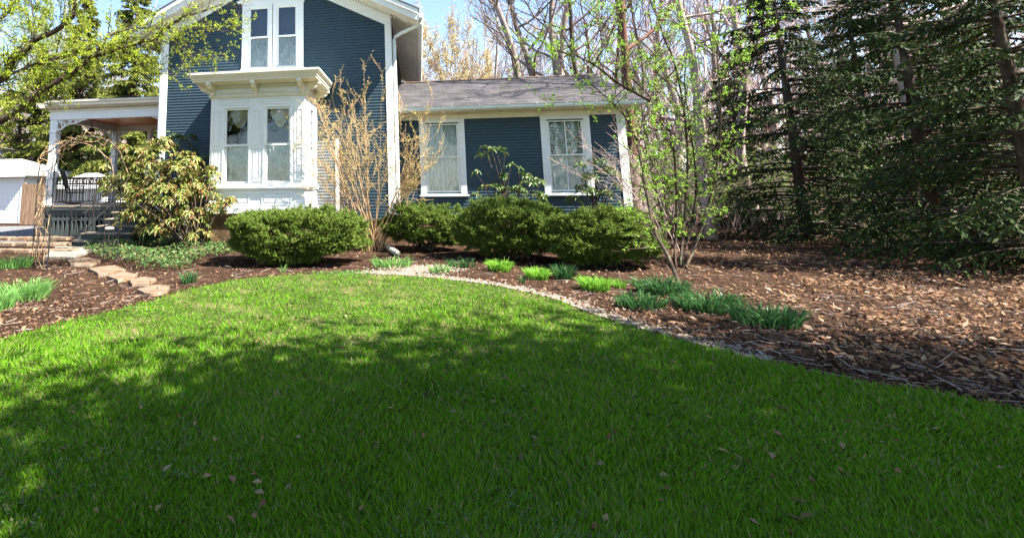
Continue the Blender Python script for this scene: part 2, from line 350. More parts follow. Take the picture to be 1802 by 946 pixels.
oct_ = np.array([[1, 0, 0], [-1, 0, 0], [0, 1, 0], [0, -1, 0], [0, 0, .7], [0, 0, -.4]]); of = np.array([[0, 2, 4], [2, 1, 4], [1, 3, 4], [3, 0, 4]])
sz = rng.uniform(.008, .024, n)[:, None, None]
V = oct_[None]*sz*rng.uniform(.7, 1.3, (n, 6, 3)); V[:, :, 0] += pv[:, 0:1]; V[:, :, 1] += pv[:, 1:2]; V[:, :, 2] += .012
F = (np.arange(n)[:, None, None]*6+of[None]).reshape(-1, 3)
tag(link('gravel', npmesh('gravel', V.reshape(-1, 3), F), 'gravel'), 'pale gravel edging strip between lawn and mulch', 'gravel', kind='stuff')
n = 260; rg = np.random.default_rng(41); q = scatter_view(n, 0, 1802, 500, 940, rg, 1.2); q = q[in_poly(lawn_poly, q[:, 0], q[:, 1])]; n = len(q); q[:, 2] = rg.uniform(.02, .045, n); D = rdir(rg, n); D[:, 2] *= .25; s_ = rg.uniform(.03, .075, n)
tag(link('lawn_leaves', leafmesh('lawn_leaves', q, D, s_, s_*.5, rg, up=np.array([[0, 0, 1.]]), fold=.2), 'dryleaf'), 'few dry brown leaves dropped on the lawn', 'leaf litter', kind='stuff')
q = scatter_view(5200, 0, 1802, 500, 1000, rg, 1.); nz = vnoise(q[:, 0], q[:, 1], 1.4, 12); q = q[(nz > .62) & in_poly(lawn_poly, q[:, 0], q[:, 1])]; q = np.repeat(q, 3, 0); n = len(q); q[:, 2] = rg.uniform(.025, .05, n); D = rdir(rg, n); D[:, 2] = .15
tag(link('clover', leafmesh('clover', q, D, .016, .014, rg, up=np.array([[0, 0, 1.]]), fold=.15, wide=.6), 'ivy'), 'small clover patches in the lawn', 'clover', kind='stuff')
# driveway and walk
def slab(name, pts, z0, z1, m):
    s = MB(); s.prism([(x, y, z0) for x, y in pts], [(x, y, z1) for x, y in pts]); return s.build(name, m)
a = [gp(-80, 428), gp(95, 424), gp(140, 402), gp(60, 398), gp(-80, 400)]
tag(slab('driveway', [(p[0], p[1]) for p in a], .0, .02, 'asphalt'), kind='structure')
a = [gp(78, 455), gp(130, 456), gp(182, 437), gp(98, 436)]
tag(slab('path', [(p[0], p[1]) for p in a], 0, .05, 'concrete'), kind='structure')
# stepping stones
stones = [([(118, 462), (150, 456), (178, 462), (160, 470), (125, 470)], 'pinkish flat stepping stone just past the concrete walk'),
          ([(155, 476), (200, 471), (222, 478), (196, 486), (172, 487)], 'wide reddish stepping stone with a raised dark edge'),
          ([(188, 490), (215, 482), (242, 487), (210, 499)], 'pale cream stepping stone in the middle of the path'),
          ([(226, 497), (252, 491), (276, 494), (262, 504), (232, 505)], 'tan stepping stone with rusty edge'),
          ([(240, 515), (270, 506), (300, 508), (288, 520), (262, 523)], 'orange tinted stepping stone nearest the lawn')]
for pts, lab in stones:
    P = [gp(*p) for p in pts]; c = np.mean(P, 0); random.seed(len(lab))
    out = []
    for i in range(len(P)):
        a, b = P[i], P[(i+1) % len(P)]
        for t in (0, .33, .66): out.append(a+(b-a)*t+np.array([random.uniform(-.02, .02), random.uniform(-.02, .02), 0]))
    s = MB(); s.prism([(p[0]-c[0], p[1]-c[1], 0) for p in out], [((p[0]-c[0])*.96, (p[1]-c[1])*.96, .055) for p in out])
    o = s.build('stepping_stone', 'flagstone', bevel=.006); o.location = (c[0], c[1], 0); tag(o, lab, 'stepping stone', 'stepping stones through the mulch')
# low dry stone edging at the far left
ws = empty('stone_edging', gp(30, 440), 'low loose edging of stacked tan flat stones left of the walk', 'stone edging')
random.seed(4)
for row, (y, h, off) in enumerate([(446, 0, 0), (441, .11, 20), (437, .21, 8)]):
    x = -30+off
    while x < 96-row*5:
        wdt = random.uniform(24, 40); p = gp(x, y+random.uniform(-1, 1)); q = gp(x+wdt-2, y)
        s = MB(); X0, X1 = p[0], q[0]; d = .28
        s.prism([(X0, p[1], h), (X1, q[1], h), (X1+.05, q[1]+d, h), (X0+.05, p[1]+d, h)], [(X0+.02, p[1]+.02, h+.095), (X1-.02, q[1]+.01, h+.095), (X1, q[1]+d, h+.10), (X0+.05, p[1]+d, h+.10)])
        s.build('stone', 'flagstone', ws, bevel=.012); x += wdt
# ================================================================ HOUSE
H = empty('house', (-4.4, 0, 0), 'dark blue clapboard house with white trim, bay window, low right wing and left porch', 'house')
EX = .0905
def siding(name, m, tf, spans, z0, z1, parent, e=EX, t=.022):
    b = MB(); n = int(math.ceil((z1-z0)/e))
    for i in range(n):
        za = z0+i*e; zb = min(za+e, z1)
        for u0, u1 in spans((za+zb)/2):
            if u1-u0 < .01: continue
            b.poly([tf(u0, t, za), tf(u1, t, za), tf(u1, .006, zb-.008), tf(u0, .006, zb-.008)])
            b.poly([tf(u0, -.014, za), tf(u1, -.014, za), tf(u1, t, za), tf(u0, t, za)])
            b.poly([tf(u0, .006, zb-.008), tf(u1, .006, zb-.008), tf(u1, -.014, zb-.008), tf(u0, -.014, zb-.008)])
            b.poly([tf(u0, -.014, zb-.008), tf(u1, -.014, zb-.008), tf(u1, -.014, zb), tf(u0, -.014, zb)])  # groove added behind each lap to deepen its shadow line
    return b.build(name, m, parent)
def cut(u0, u1, holes, z):
    out = [(u0, u1)]
    for h0, h1, a, c in holes:
        if a < z < c:
            nx = []
            for p, q in out:
                if h1 <= p or h0 >= q: nx.append((p, q)); continue
                if h0 > p: nx.append((p, h0))
                if h1 < q: nx.append((h1, q))
            out = nx
    return out
XL, XR, XC, SLOPE = -8.24, -.735, -4.46, .52
def roofz(x, z_at_apex): return z_at_apex-abs(x-XC)*SLOPE
F0 = frame('F', 0)
def main_span(z):
    h = (8.62-z)/SLOPE
    u0, u1 = max(XL+.04, XC-h), min(XR-.04, XC+h)
    if z > 3.08 or z < .9: hs = [(-5.3, -3.6, 5.35, 7.5)]
    else: hs = [(-5.7, -3.1, .9, 3.1), (-3.02, -2.38, .7, 3.05)]
    if z < 4.4: hs = hs+[(-5.7, -3.1, .5, 4.4)]
    return cut(u0, u1, hs, z) if u1 > u0 else []
siding('front_siding', 'siding', F0, main_span, .70, 8.55, H)
siding('grey_siding_panel', 'grey_siding', F0, lambda z: [(-3.04, -2.47)], .70, 3.05, H)
b = MB(); b.box(F0, -2.48, -2.37, -.01, .035, .68, 3.07); b.build('panel_trim', 'white', H)
FR = frame('R', XR-.01)
siding('side_siding', 'siding', FR, lambda z: [(0.03, 9.0)], 3.6, 7.1, H)
FL = frame('L', XL+.01)
siding('side_siding', 'siding', FL, lambda z: [(0.03, 9.0)], .7, 7.1, H)
b = MB()   # plain back and inner shell (keeps daylight out)
b.poly([(XL+.03, 9, 0), (XR-.03, 9, 0), (XR-.03, 9, 6.8), (XC, 9, 8.7), (XL+.03, 9, 6.8)])
b.build('back_wall', 'siding', H); b = MB(); b.poly([(XL+.05, .35, .6), (XR-.05, .35, .6), (XR-.05, .35, 6.6), (XC, .35, 8.5), (XL+.05, .35, 6.6)])
b.build('inner_wall', 'siding', H)
# corner boards
b = MB(); b.box(F0, XL, -7.995, -.02, .035, .65, 6.75); b.box(frame('L', XL+.0), -.02, .22, -.01, .035, .65, 6.75); b.build('corner_board', 'white', H)
b = MB(); b.box(F0, -.915, XR, -.02, .035, .65, 6.75); b.box(FR, -.02, .2, -.005, .03, .65, 6.75); b.build('corner_board', 'white', H)
# rake frieze + dentils, soffit, fascia, roof of the main gable
zf_lo, zf_hi = 8.39, 8.80            # heights over the apex of the frieze edges
b = MB()
for s_ in (-1, 1):
    xe = XL if s_ < 0 else XR
    A = [(XC, zf_lo), (xe, roofz(xe, zf_lo)), (xe, roofz(xe, zf_hi)), (XC, zf_hi)]
    b.prism([F0(x, .001, z) for x, z in A], [F0(x, .032, z) for x, z in A])
b.build('rake_frieze', 'white', H)
b = MB()
for s_ in (-1, 1):
    for k in range(46):
        x = XC+s_*(.1+k*.083); z = roofz(x, zf_hi)-.035
        b.box(F0, x-.02, x+.02, .030, .052, z-.055, z+.0)
b.build('dentil_moulding', 'soffit', H)
XEL, XER, YF, YB = -9.02, .10, -.60, 9.3
b = MB()
for xe in (XEL, XER):
    A = [(XC, zf_hi), (xe, roofz(xe, zf_hi)), (xe, roofz(xe, zf_hi)+.02), (XC, zf_hi+.02)]
    b.prism([(x, YF+.03, z) for x, z in A], [(x, YB, z) for x, z in A])
b.build('soffit', 'soffit', H)
b = MB()
for xe in (XEL, XER):
    A = [(XC, zf_hi-.01), (xe, roofz(xe, zf_hi)-.01), (xe, roofz(xe, zf_hi)+.20), (XC, zf_hi+.20)]
    b.prism([(x, YF, z) for x, z in A], [(x, YF+.035, z) for x, z in A])
    A = [(XC, zf_hi+.17), (xe, roofz(xe, zf_hi)+.17), (xe, roofz(xe, zf_hi)+.31), (XC, zf_hi+.31)]
    b.prism([(x, YF-.07, z) for x, z in A], [(x, YF+.0, z) for x, z in A])
    z = roofz(xe, zf_hi); sg = 1 if xe > XC else -1
    b.prism([(xe, YF, z-.012), (xe+sg*.03, YF, z-.012), (xe+sg*.03, YF, z+.2), (xe, YF, z+.2)], [(xe, YB, z-.012), (xe+sg*.03, YB, z-.012), (xe+sg*.03, YB, z+.2), (xe, YB, z+.2)])
b.build('fascia', 'white', H)
b = MB()
for xe in (XEL, XER):
    sg = 1 if xe > XC else -1; x2 = xe+sg*.04
    A = [(XC, zf_hi+.315), (x2, roofz(x2, zf_hi)+.315), (x2, roofz(x2, zf_hi)+.345), (XC, zf_hi+.345)]
    b.prism([(x, YF-.09, z) for x, z in A], [(x, YB+.02, z) for x, z in A])
roofm = b.build('roof', 'shingle', H)
zg = roofz(XER, zf_hi)
b = MB()
b.prism([(XER+.035, YF-.02, zg+.06), (XER+.12, YF-.02, zg+.06), (XER+.15, YF-.02, zg+.2), (XER+.035, YF-.02, zg+.2)], [(XER+.035, YB, zg+.06), (XER+.12, YB, zg+.06), (XER+.15, YB, zg+.2), (XER+.035, YB, zg+.2)])
b.build('gutter', 'gutter', H)
# downspout
b = MB(); P = [(XER+.09, -.25, zg+.08), (XER+.02, -.2, zg-.03), (-.40, .02, zg-.17), (-.61, .10, zg-.26), (-.64, .10, zg-.36), (-.635, .10, 1.), (-.63, .10, .22), (-.62, .02, .12)]
b.tube(P, .055, 8); dsp = b.build('downspout', 'gutter', H, smooth=True)
for z in (5.9, 4.4, 2.2):
    b = MB(); b.box(F0, -.74, -.57, -.165, -.16, z, z+.03); b.build('strap', 'gutter', dsp)
b = MB(); p0, p1 = gp(676, 431, .09), gp(699, 446, .06); b.tube([tuple(p0), tuple((p0+p1)/2), tuple(p1)], .075, 10)
tag(b.build('drain_pipe', 'pipe', smooth=True), 'short pale drain pipe lying on the mulch at the foot of the bare shrub', 'pipe')
# windows -------------------------------------------------------------
def window(parent, tf, u0, u1, z0, z1, name='window', casing=None, rail=None, mull=False, lace='full', depth=.10, sashw=.045, swag=False):
    """u0..z1 = glass opening; casing = (left, right, bottom, top) trim widths"""
    cl, cr, cb, ct = casing
    b = MB(); su = sashw
    a0, a1, c0, c1 = u0-su, u1+su, z0-su-.02, z1+su
    b.box(tf, a0-cl, a0, -.02, .045, c0-cb, c1+ct); b.box(tf, a1, a1+cr, -.02, .045, c0-cb, c1+ct)
    if ct: b.box(tf, a0, a1, -.02, .043, c1, c1+ct)
    if cb: b.box(tf, a0, a1, -.02, .043, c0-cb, c0)
    # reveal
    for (q0, q1) in ((a0-.012, a0-.002), (a1+.002, a1+.012)): b.box(tf, q0, q1, -.16, .028, c0, c1)
    b.box(tf, a0-.0, a1+.0, -.16, .028, c1+.002, c1+.012); b.box(tf, a0-.03, a1+.03, -.16, .075, c0-.03, c0)
    wn = b.build(name, 'white', parent)
    rail = rail if rail else (z0+z1)/2
    b = MB()
    b.box(tf, a0+.001, u0, -.045, .012, rail, c1-.001); b.box(tf, u1, a1-.001, -.045, .012, rail, c1-.001); b.box(tf, u0, u1, -.045, .010, z1, c1-.001)
    b.box(tf, a0+.002, a1-.002, -.05, .015, rail-.022, rail+.022)
    b.box(tf, a0+.001, u0-.004, -.085, -.047, c0+.001, rail); b.box(tf, u1+.004, a1-.001, -.085, -.047, c0+.001, rail); b.box(tf, u0, u1, -.085, -.045, c0+.001, z0)
    if mull:
        m_ = (u0+u1)/2
        b.box(tf, m_-.014, m_+.014, -.04, .006, rail+.022, z1); b.box(tf, m_-.014, m_+.014, -.08, -.05, z0, rail-.022)
    b.build('sash', 'white', wn)
    b = MB(); b.poly([tf(u0-.003, -.02, rail), tf(u1+.003, -.02, rail), tf(u1+.003, -.02, z1+.003), tf(u0-.003, -.02, z1+.003)])
    b.poly([tf(u0-.003, -.062, z0-.003), tf(u1+.003, -.062, z0-.003), tf(u1+.003, -.062, rail), tf(u0-.003, -.062, rail)])
    b.build('pane', 'glass', wn)
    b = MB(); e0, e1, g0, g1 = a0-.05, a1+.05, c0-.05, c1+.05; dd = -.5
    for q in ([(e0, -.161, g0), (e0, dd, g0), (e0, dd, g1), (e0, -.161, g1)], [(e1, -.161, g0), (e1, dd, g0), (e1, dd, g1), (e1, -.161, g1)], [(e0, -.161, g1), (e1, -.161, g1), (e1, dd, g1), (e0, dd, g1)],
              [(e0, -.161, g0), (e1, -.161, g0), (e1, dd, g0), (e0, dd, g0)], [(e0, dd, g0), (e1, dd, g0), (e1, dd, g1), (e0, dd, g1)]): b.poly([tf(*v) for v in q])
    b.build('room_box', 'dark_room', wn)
    # curtains with folds
    def cloth(ua, ub, za, zb, d, m, amp=.02, fr=55, nm='curtain', bottom=None):
        nx = 36; nz = 6; V = []; F = []
        for j in range(nz+1):
            for i in range(nx+1):
                u = ua+(ub-ua)*i/nx; z = za+(zb-za)*j/nz
                if bottom and j == 0: z = bottom(i/nx)
                V.append(tf(u, d+amp*sin(u*fr+.6*sin(j*.7))+amp*.5*sin(u*fr*2.3+1), z))
        for j in range(nz):
            for i in range(nx): F.append((j*(nx+1)+i, j*(nx+1)+i+1, (j+1)*(nx+1)+i+1, (j+1)*(nx+1)+i))
        link(nm, npmesh(nm, np.array(V), np.array(F)), m, wn, True)
    if lace == 'full': cloth(u0-.02, (u0+u1)/2-.012, z0-.03, z1+.02, -.105, 'lace'); cloth((u0+u1)/2+.012, u1+.02, z0-.03, z1+.02, -.105, 'lace')
    if lace == 'lower': cloth(u0-.02, u1+.02, z0-.03, rail+.03, -.105, 'lace')
    if lace == 'low_high': cloth(u0-.02, u1+.02, z0-.03, rail+.05, -.105, 'lace'); 
    if swag:
        V = []; F = []; n = 22
        for k in range(7):
            for i in range(n+1):
                t = i/n; u = u0+.10+(u1-u0-.08)*t; sagd = (.06+.09*k)*sin(pi*t)
                V.append(tf(u, -.115+.03*(k % 2), z1+.02-.03*k*.3-sagd))
        for k in range(6):
            for i in range(n): F.append((k*(n+1)+i, k*(n+1)+i+1, (k+1)*(n+1)+i+1, (k+1)*(n+1)+i))
        link('swag', npmesh('swag', np.array(V), np.array(F)), 'swag', wn, True)
    return wn
# upper pair
for i, (u0, u1) in enumerate([(-5.21, -4.65), (-4.28, -3.73)]):
    window(H, F0, u0, u1, 5.44, 7.33, casing=((.22, .145) if i == 0 else (.145, .22))+(.05, .10), rail=6.39, lace='low_high', sashw=.05)
b = MB()
b.box(F0, -5.50, -3.44, -.0, .075, 5.315, 5.355)
A = [(-5.50, 7.46), (-3.44, 7.46), (-3.42, 7.55), (-4.47, 7.82), (-5.52, 7.55)]
b.prism([F0(x, .0, z) for x, z in A], [F0(x, .048, z) for x, z in A])
for s_ in (-1, 1):
    A = [(-4.47, 7.83), (-4.47+s_*1.16, 7.53), (-4.47+s_*1.16, 7.58), (-4.47, 7.88)]
    b.prism([F0(x, .0, z) for x, z in A], [F0(x, .15, z) for x, z in A])
b.build('window_hood', 'white', H)
# ---- bay
BX0, BX1, BY = -5.765, -3.045, -1.60
BF = frame('F', BY); BR = frame('R', BX1); BL = frame('L', BX0)
bw = []  # front openings
b = MB()
op = [(-5.345, -4.625), (-4.175, -3.445)]     # sash outer openings
zb0, zb1 = 1.755, 3.845
b.box(BF, BX0, op[0][0], -.12, 0, 1.60, 4.15); b.box(BF, op[0][1], op[1][0], -.12, 0, 1.60, 4.15); b.box(BF, op[1][1], BX1, -.12, 0, 1.60, 4.15)
for a_, c_ in op: b.box(BF, a_, c_, -.12, -.0, zb1, 4.15); b.box(BF, a_, c_, -.12, -.0, 1.60, zb0)
b.box(BF, BX0, BX1, -.12, 0, .95, 1.60); b.box(BF, BX0, BX1, -.12, 0, 4.15, 4.60)
# right side with narrow window, left side plain
sy0, sy1 = -1.02, -.52
b.box(BR, BY+.12, sy0, -.12, 0, 1.60, 4.15); b.box(BR, sy1, .0, -.12, 0, 1.60, 4.15); b.box(BR, sy0, sy1, -.12, 0, zb1, 4.15); b.box(BR, sy0, sy1, -.12, 0, 1.60, zb0)
b.box(BR, BY+.12, 0, -.12, 0, .95, 1.60); b.box(BR, BY+.12, 0, -.12, 0, 4.15, 4.60); b.box(BL, BY+.12, 0, -.12, 0, .95, 4.60)
bay = b.build('bay', 'white', H)
def cas(tf, a0, a1, c0, c1):     # raised casing round an opening
    b = MB(); w_ = .045
    b.box(tf, a0-w_, a0, 0, .028, c0-w_, c1+w_); b.box(tf, a1, a1+w_, 0, .028, c0-w_, c1+w_); b.box(tf, a0, a1, 0, .026, c1, c1+w_); b.box(tf, a0, a1, 0, .032, c0-w_, c0); return b
class _P: pass
def baywin(tf, a0, a1, swag):
    """bay window: sub-parts straight under the bay (casing, sash, pane, curtain)"""
    cas(tf, a0, a1, zb0, zb1).build('window_frame', 'white', bay)
    u0, u1, z0, z1, rail = a0+.055, a1-.055, zb0+.055, zb1-.055, 2.80
    b = MB()
    b.box(tf, a0, u0, -.06, -.012, rail, zb1); b.box(tf, u1, a1, -.06, -.012, rail, zb1); b.box(tf, u0, u1, -.06, -.014, z1, zb1)
    b.box(tf, a0+.001, a1-.001, -.065, -.006, rail-.022, rail+.022)
    b.box(tf, a0, u0-.004, -.10, -.062, zb0, rail); b.box(tf, u1+.004, a1, -.10, -.062, zb0, rail); b.box(tf, u0-.004, u1+.004, -.10, -.064, zb0, z0)
    b.build('sash', 'white', bay)
    b = MB(); b.poly([tf(u0-.003, -.035, rail), tf(u1+.003, -.035, rail), tf(u1+.003, -.035, z1+.003), tf(u0-.003, -.035, z1+.003)])
    b.poly([tf(u0-.003, -.08, z0-.003), tf(u1+.003, -.08, z0-.003), tf(u1+.003, -.08, rail), tf(u0-.003, -.08, rail)]); b.build('pane', 'glass', bay)
    def cloth(ua, ub, za, zb, d, m, nm, bot=None, amp=.018, fr=60):
        nx = 30; nz = 8; V = []; F = []
        for j in range(nz+1):
            for i in range(nx+1):
                u = ua+(ub-ua)*i/nx; zz = (bot(i/nx) if bot else za); z = zz+(zb-zz)*j/nz
                V.append(tf(u, d+amp*sin(u*fr+.5*j*.4)+amp*.5*sin(u*fr*2.3+1), z))
        for j in range(nz):
            for i in range(nx): F.append((j*(nx+1)+i, j*(nx+1)+i+1, (j+1)*(nx+1)+i+1, (j+1)*(nx+1)+i))
        link(nm, npmesh(nm, np.array(V), np.array(F)), m, bay, True)
    cloth(a0, a1, zb0, 2.86, -.125, 'lace', 'curtain')
    if swag:
        V = []; F = []; n = 22
        for k in range(8):
            for i in range(n+1):
                t = i/n; u = u0+.06+(u1-u0-.04)*t; sg = (.02+.055*k)*sin(pi*t)
                V.append(tf(u, -.15+.025*(k % 2), z1+.04-.02*k-sg))
        for k in range(7):
            for i in range(n): F.append((k*(n+1)+i, k*(n+1)+i+1, (k+1)*(n+1)+i+1, (k+1)*(n+1)+i))
        link('swag', npmesh('swag', np.array(V), np.array(F)), 'swag', bay)
for a_, c_ in op: baywin(BF, a_, c_, True)
baywin(BR, sy0, sy1, False)
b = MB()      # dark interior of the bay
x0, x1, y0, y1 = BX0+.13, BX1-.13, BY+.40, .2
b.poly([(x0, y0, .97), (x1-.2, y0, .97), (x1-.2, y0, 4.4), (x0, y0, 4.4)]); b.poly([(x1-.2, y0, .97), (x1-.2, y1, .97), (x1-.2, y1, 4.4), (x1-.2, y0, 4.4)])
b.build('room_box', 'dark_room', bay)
# panels and mouldings on the bay
def panel(b, tf, a0, a1, c0, c1, w_=.022, d=.018):
    b.box(tf, a0, a1, 0, d, c0, c0+w_); b.box(tf, a0, a1, 0, d, c1-w_, c1); b.box(tf, a0, a0+w_, 0, d-.002, c0+w_, c1-w_); b.box(tf, a1-w_, a1, 0, d-.002, c0+w_, c1-w_)
    b.box(tf, a0+.07, a1-.07, 0, .012, c0+.07, c1-.07)
b = MB()
for a_, c_ in ((-5.42, -4.60), (-4.24, -3.42)): panel(b, BF, a_, c_, 1.17, 1.50)
panel(b, BR, -1.35, -.25, 1.17, 1.50)
for a_, c_ in ((-5.70, -5.47), (-4.50, -4.30)):
    panel(b, BF, a_, c_, 2.80, 3.78); panel(b, BF, a_, c_, 1.82, 2.72)
for a_, c_ in ((-3.33, -3.10),): panel(b, BF, a_, c_, 2.80, 3.78); panel(b, BF, a_, c_, 1.82, 2.72)
for a_, c_ in ((-1.53, -1.20), (-.36, -.06)): panel(b, BR, a_, c_, 2.80, 3.78); panel(b, BR, a_, c_, 1.82, 2.72)
for a_, c_ in ((-5.52, -4.62), (-4.32, -3.42)): panel(b, BF, a_, c_, 3.93, 4.10, .018)
b.build('panelling', 'white', bay)
def ring(b, d0, z0, z1, x0=BX0, x1=BX1, y=BY):     # three-sided moulding (front and right, left)
    b.box(frame('F', y), x0-d0, x1+d0, -.0, d0, z0, z1); b.box(frame('R', x1), y, 0, 0, d0, z0+.001, z1-.001); b.box(frame('L', x0), y, 0, 0, d0, z0+.001, z1-.001)
b = MB(); ring(b, .075, 1.625, 1.665); ring(b, .05, 1.58, 1.625); ring(b, .05, .95, 1.10); ring(b, .03, 1.10, 1.13); b.build('sill_band', 'white', bay)
b = MB(); ring(b, .055, 4.17, 4.205); ring(b, .03, 4.135, 4.17); ring(b, .02, 4.24, 4.255); b.build('band', 'cream', bay)
b = MB()
for k in range(54):
    u = BX0+.05+k*.049
    b.box(BF, u, u+.024, .0, .03, 4.40, 4.44)
for k in range(28): b.box(BR, BY+.05+k*.055, BY+.075+k*.055, 0, .03, 4.40, 4.44)
for a_, c_ in ((-5.50, -4.72), (-4.32, -3.52)): b.box(BF, a_, c_, 0, .02, 4.275, 4.29)
b.build('dentil_moulding', 'cream', bay)
# cornice: soffit + crown built as a stepped profile swept round three sides
prof = [(0, 4.52), (.12, 4.50), (.40, 4.545), (.40, 4.60), (.425, 4.60), (.425, 4.625), (.47, 4.68), (.505, 4.73), (.505, 4.775), (.47, 4.79)]
b = MB(); V = []
def around(d): return [(BX0-d, .0), (BX0-d, BY-d*.98), (BX1+d, BY-d*.98), (BX1+d, .0)]
for d, z in prof: V += [(x, y, z) for x, y in around(d)]
i0 = len(b.v); b.v += V
for k in range(len(prof)-1):
    for j in range(3): b.f.append((i0+k*4+j, i0+k*4+j+1, i0+(k+1)*4+j+1, i0+(k+1)*4+j))
b.build('cornice', 'cream', bay)
b = MB(); t = around(.47); i0 = len(b.v); b.v += [(x, y, 4.79) for x, y in t]+[(BX0+.3, 0.0, 5.05), (BX1-.3, 0.0, 5.05)]
b.f += [(i0, i0+1, i0+4), (i0+1, i0+2, i0+5, i0+4), (i0+2, i0+3, i0+5)]; b.build('bay_roof', 'gutter', bay)
def bracket(tf, u):
    b = MB(); n = 14; out = [(.0, 4.535), (.39, 4.535), (.39, 4.46)]
    for k in range(n+1):
        t = k/n; out.append((.36-.30*t+.035*sin(t*2*pi*1.15), 4.44-.23*t**1.1-.02*sin(t*pi*2)))
    out.append((0, 4.21))
    b.prism([tf(u-.05, d, z) for d, z in out], [tf(u+.05, d, z) for d, z in out])
    b.box(tf, u-.062, u+.062, .30, .41, 4.46, 4.534)
    b.build('bracket', 'cream', bay)
for u in (-5.70, -4.43, -3.12): bracket(BF, u)
bracket(BR, -1.5); bracket(BR, -.12); bracket(BL, -1.5)
b = MB(); b.box(BF, BX0+.06, BX1-.06, -1.55, -.05, 0, .945); b.build('foundation', 'stone_foundation', bay)
b = MB(); b.box(F0, XL+.03, XR-.03, -.3, -.01, 0, .66); b.box(F0, XL, XR, -.02, .03, .64, .70); b.build('foundation', 'stone_foundation', H)
# ---- wing
WY = .7; WF = frame('F', WY)
wsp = lambda z: cut(-.72, 5.72, [(.2, 1.24, 1.42, 3.55), (3.76, 4.80, 1.42, 3.55)], z)
siding('wing_siding', 'siding', WF, wsp, .62, 3.70, H)
b = MB(); b.poly([(-.72, WY+.6, 0), (5.9, WY+.6, 0), (5.9, WY+.6, 3.9), (-.72, WY+.6, 3.9)]); b.poly([(5.9, WY, .0), (5.9, 7.3, 0), (5.9, 7.3, 3.9), (5.9, 4, 5.4), (5.9, WY, 3.9)])
b.poly([(-.7, 7.3, 0), (5.9, 7.3, 0), (5.9, 7.3, 3.9), (-.7, 7.3, 3.9)]); b.build('wing_wall', 'siding', H)
b = MB(); b.box(WF, 5.70, 5.92, -.02, .035, .6, 3.66); b.box(frame('R', 5.9), WY-.02, WY+.22, -.0, .035, .6, 3.66); b.box(WF, 5.67, 5.95, 0, .055, 3.55, 3.60); b.build('corner_board', 'white', H)
b = MB(); b.box(WF, -.72, 5.90, -.3, -.01, 0, .60); b.build('foundation', 'stone_foundation', H)
b = MB(); b.box(WF, -.72, 5.96, -.02, .03, 3.65, 3.84); b.build('frieze', 'cream', H)
b = MB(); b.prism([(-.72, WY+.0, 3.83), (6.3, WY+.0, 3.83), (6.3, .26, 3.83), (-.72, .26, 3.83)], [(-.72, WY+.0, 3.86), (6.3, WY+.0, 3.86), (6.3, .26, 3.86), (-.72, .26, 3.86)]); b.box(frame('R', 6.27), .26, 7.4, 0, .03, 3.83, 3.86)
b.prism([(5.9, WY, 3.84), (6.28, WY, 3.84), (6.28, 4.0, 5.30), (5.9, 4.0, 5.30)], [(5.9, WY, 3.86), (6.28, WY, 3.86), (6.28, 4.0, 5.33), (5.9, 4.0, 5.33)]); b.build('soffit', 'cream', H)
b = MB(); A = [(.255, 3.855), (.17, 3.855), (.145, 3.90), (.15, 3.95), (.125, 3.975), (.255, 3.975)]
b.prism([(-.70, y, z) for y, z in A], [(6.33, y, z) for y, z in A])
for x in np.arange(.2, 6.2, .8): b.box(F0, x, x+.02, -.15, -.12, 3.95, 3.985)
wgut = b.build('gutter', 'gutter', H)
RY, RZ = 4.0, 5.53
b = MB(); A = [(.20, 3.955), (RY, RZ), (RY, RZ-.05), (.20, 3.905)]
b.prism([(-.72, y, z) for y, z in A], [(6.34, y, z) for y, z in A])
A = [(7.6, 3.955), (RY, RZ), (RY, RZ-.05), (7.6, 3.905)]
b.prism([(-.72, y, z) for y, z in A], [(6.34, y, z) for y, z in A])
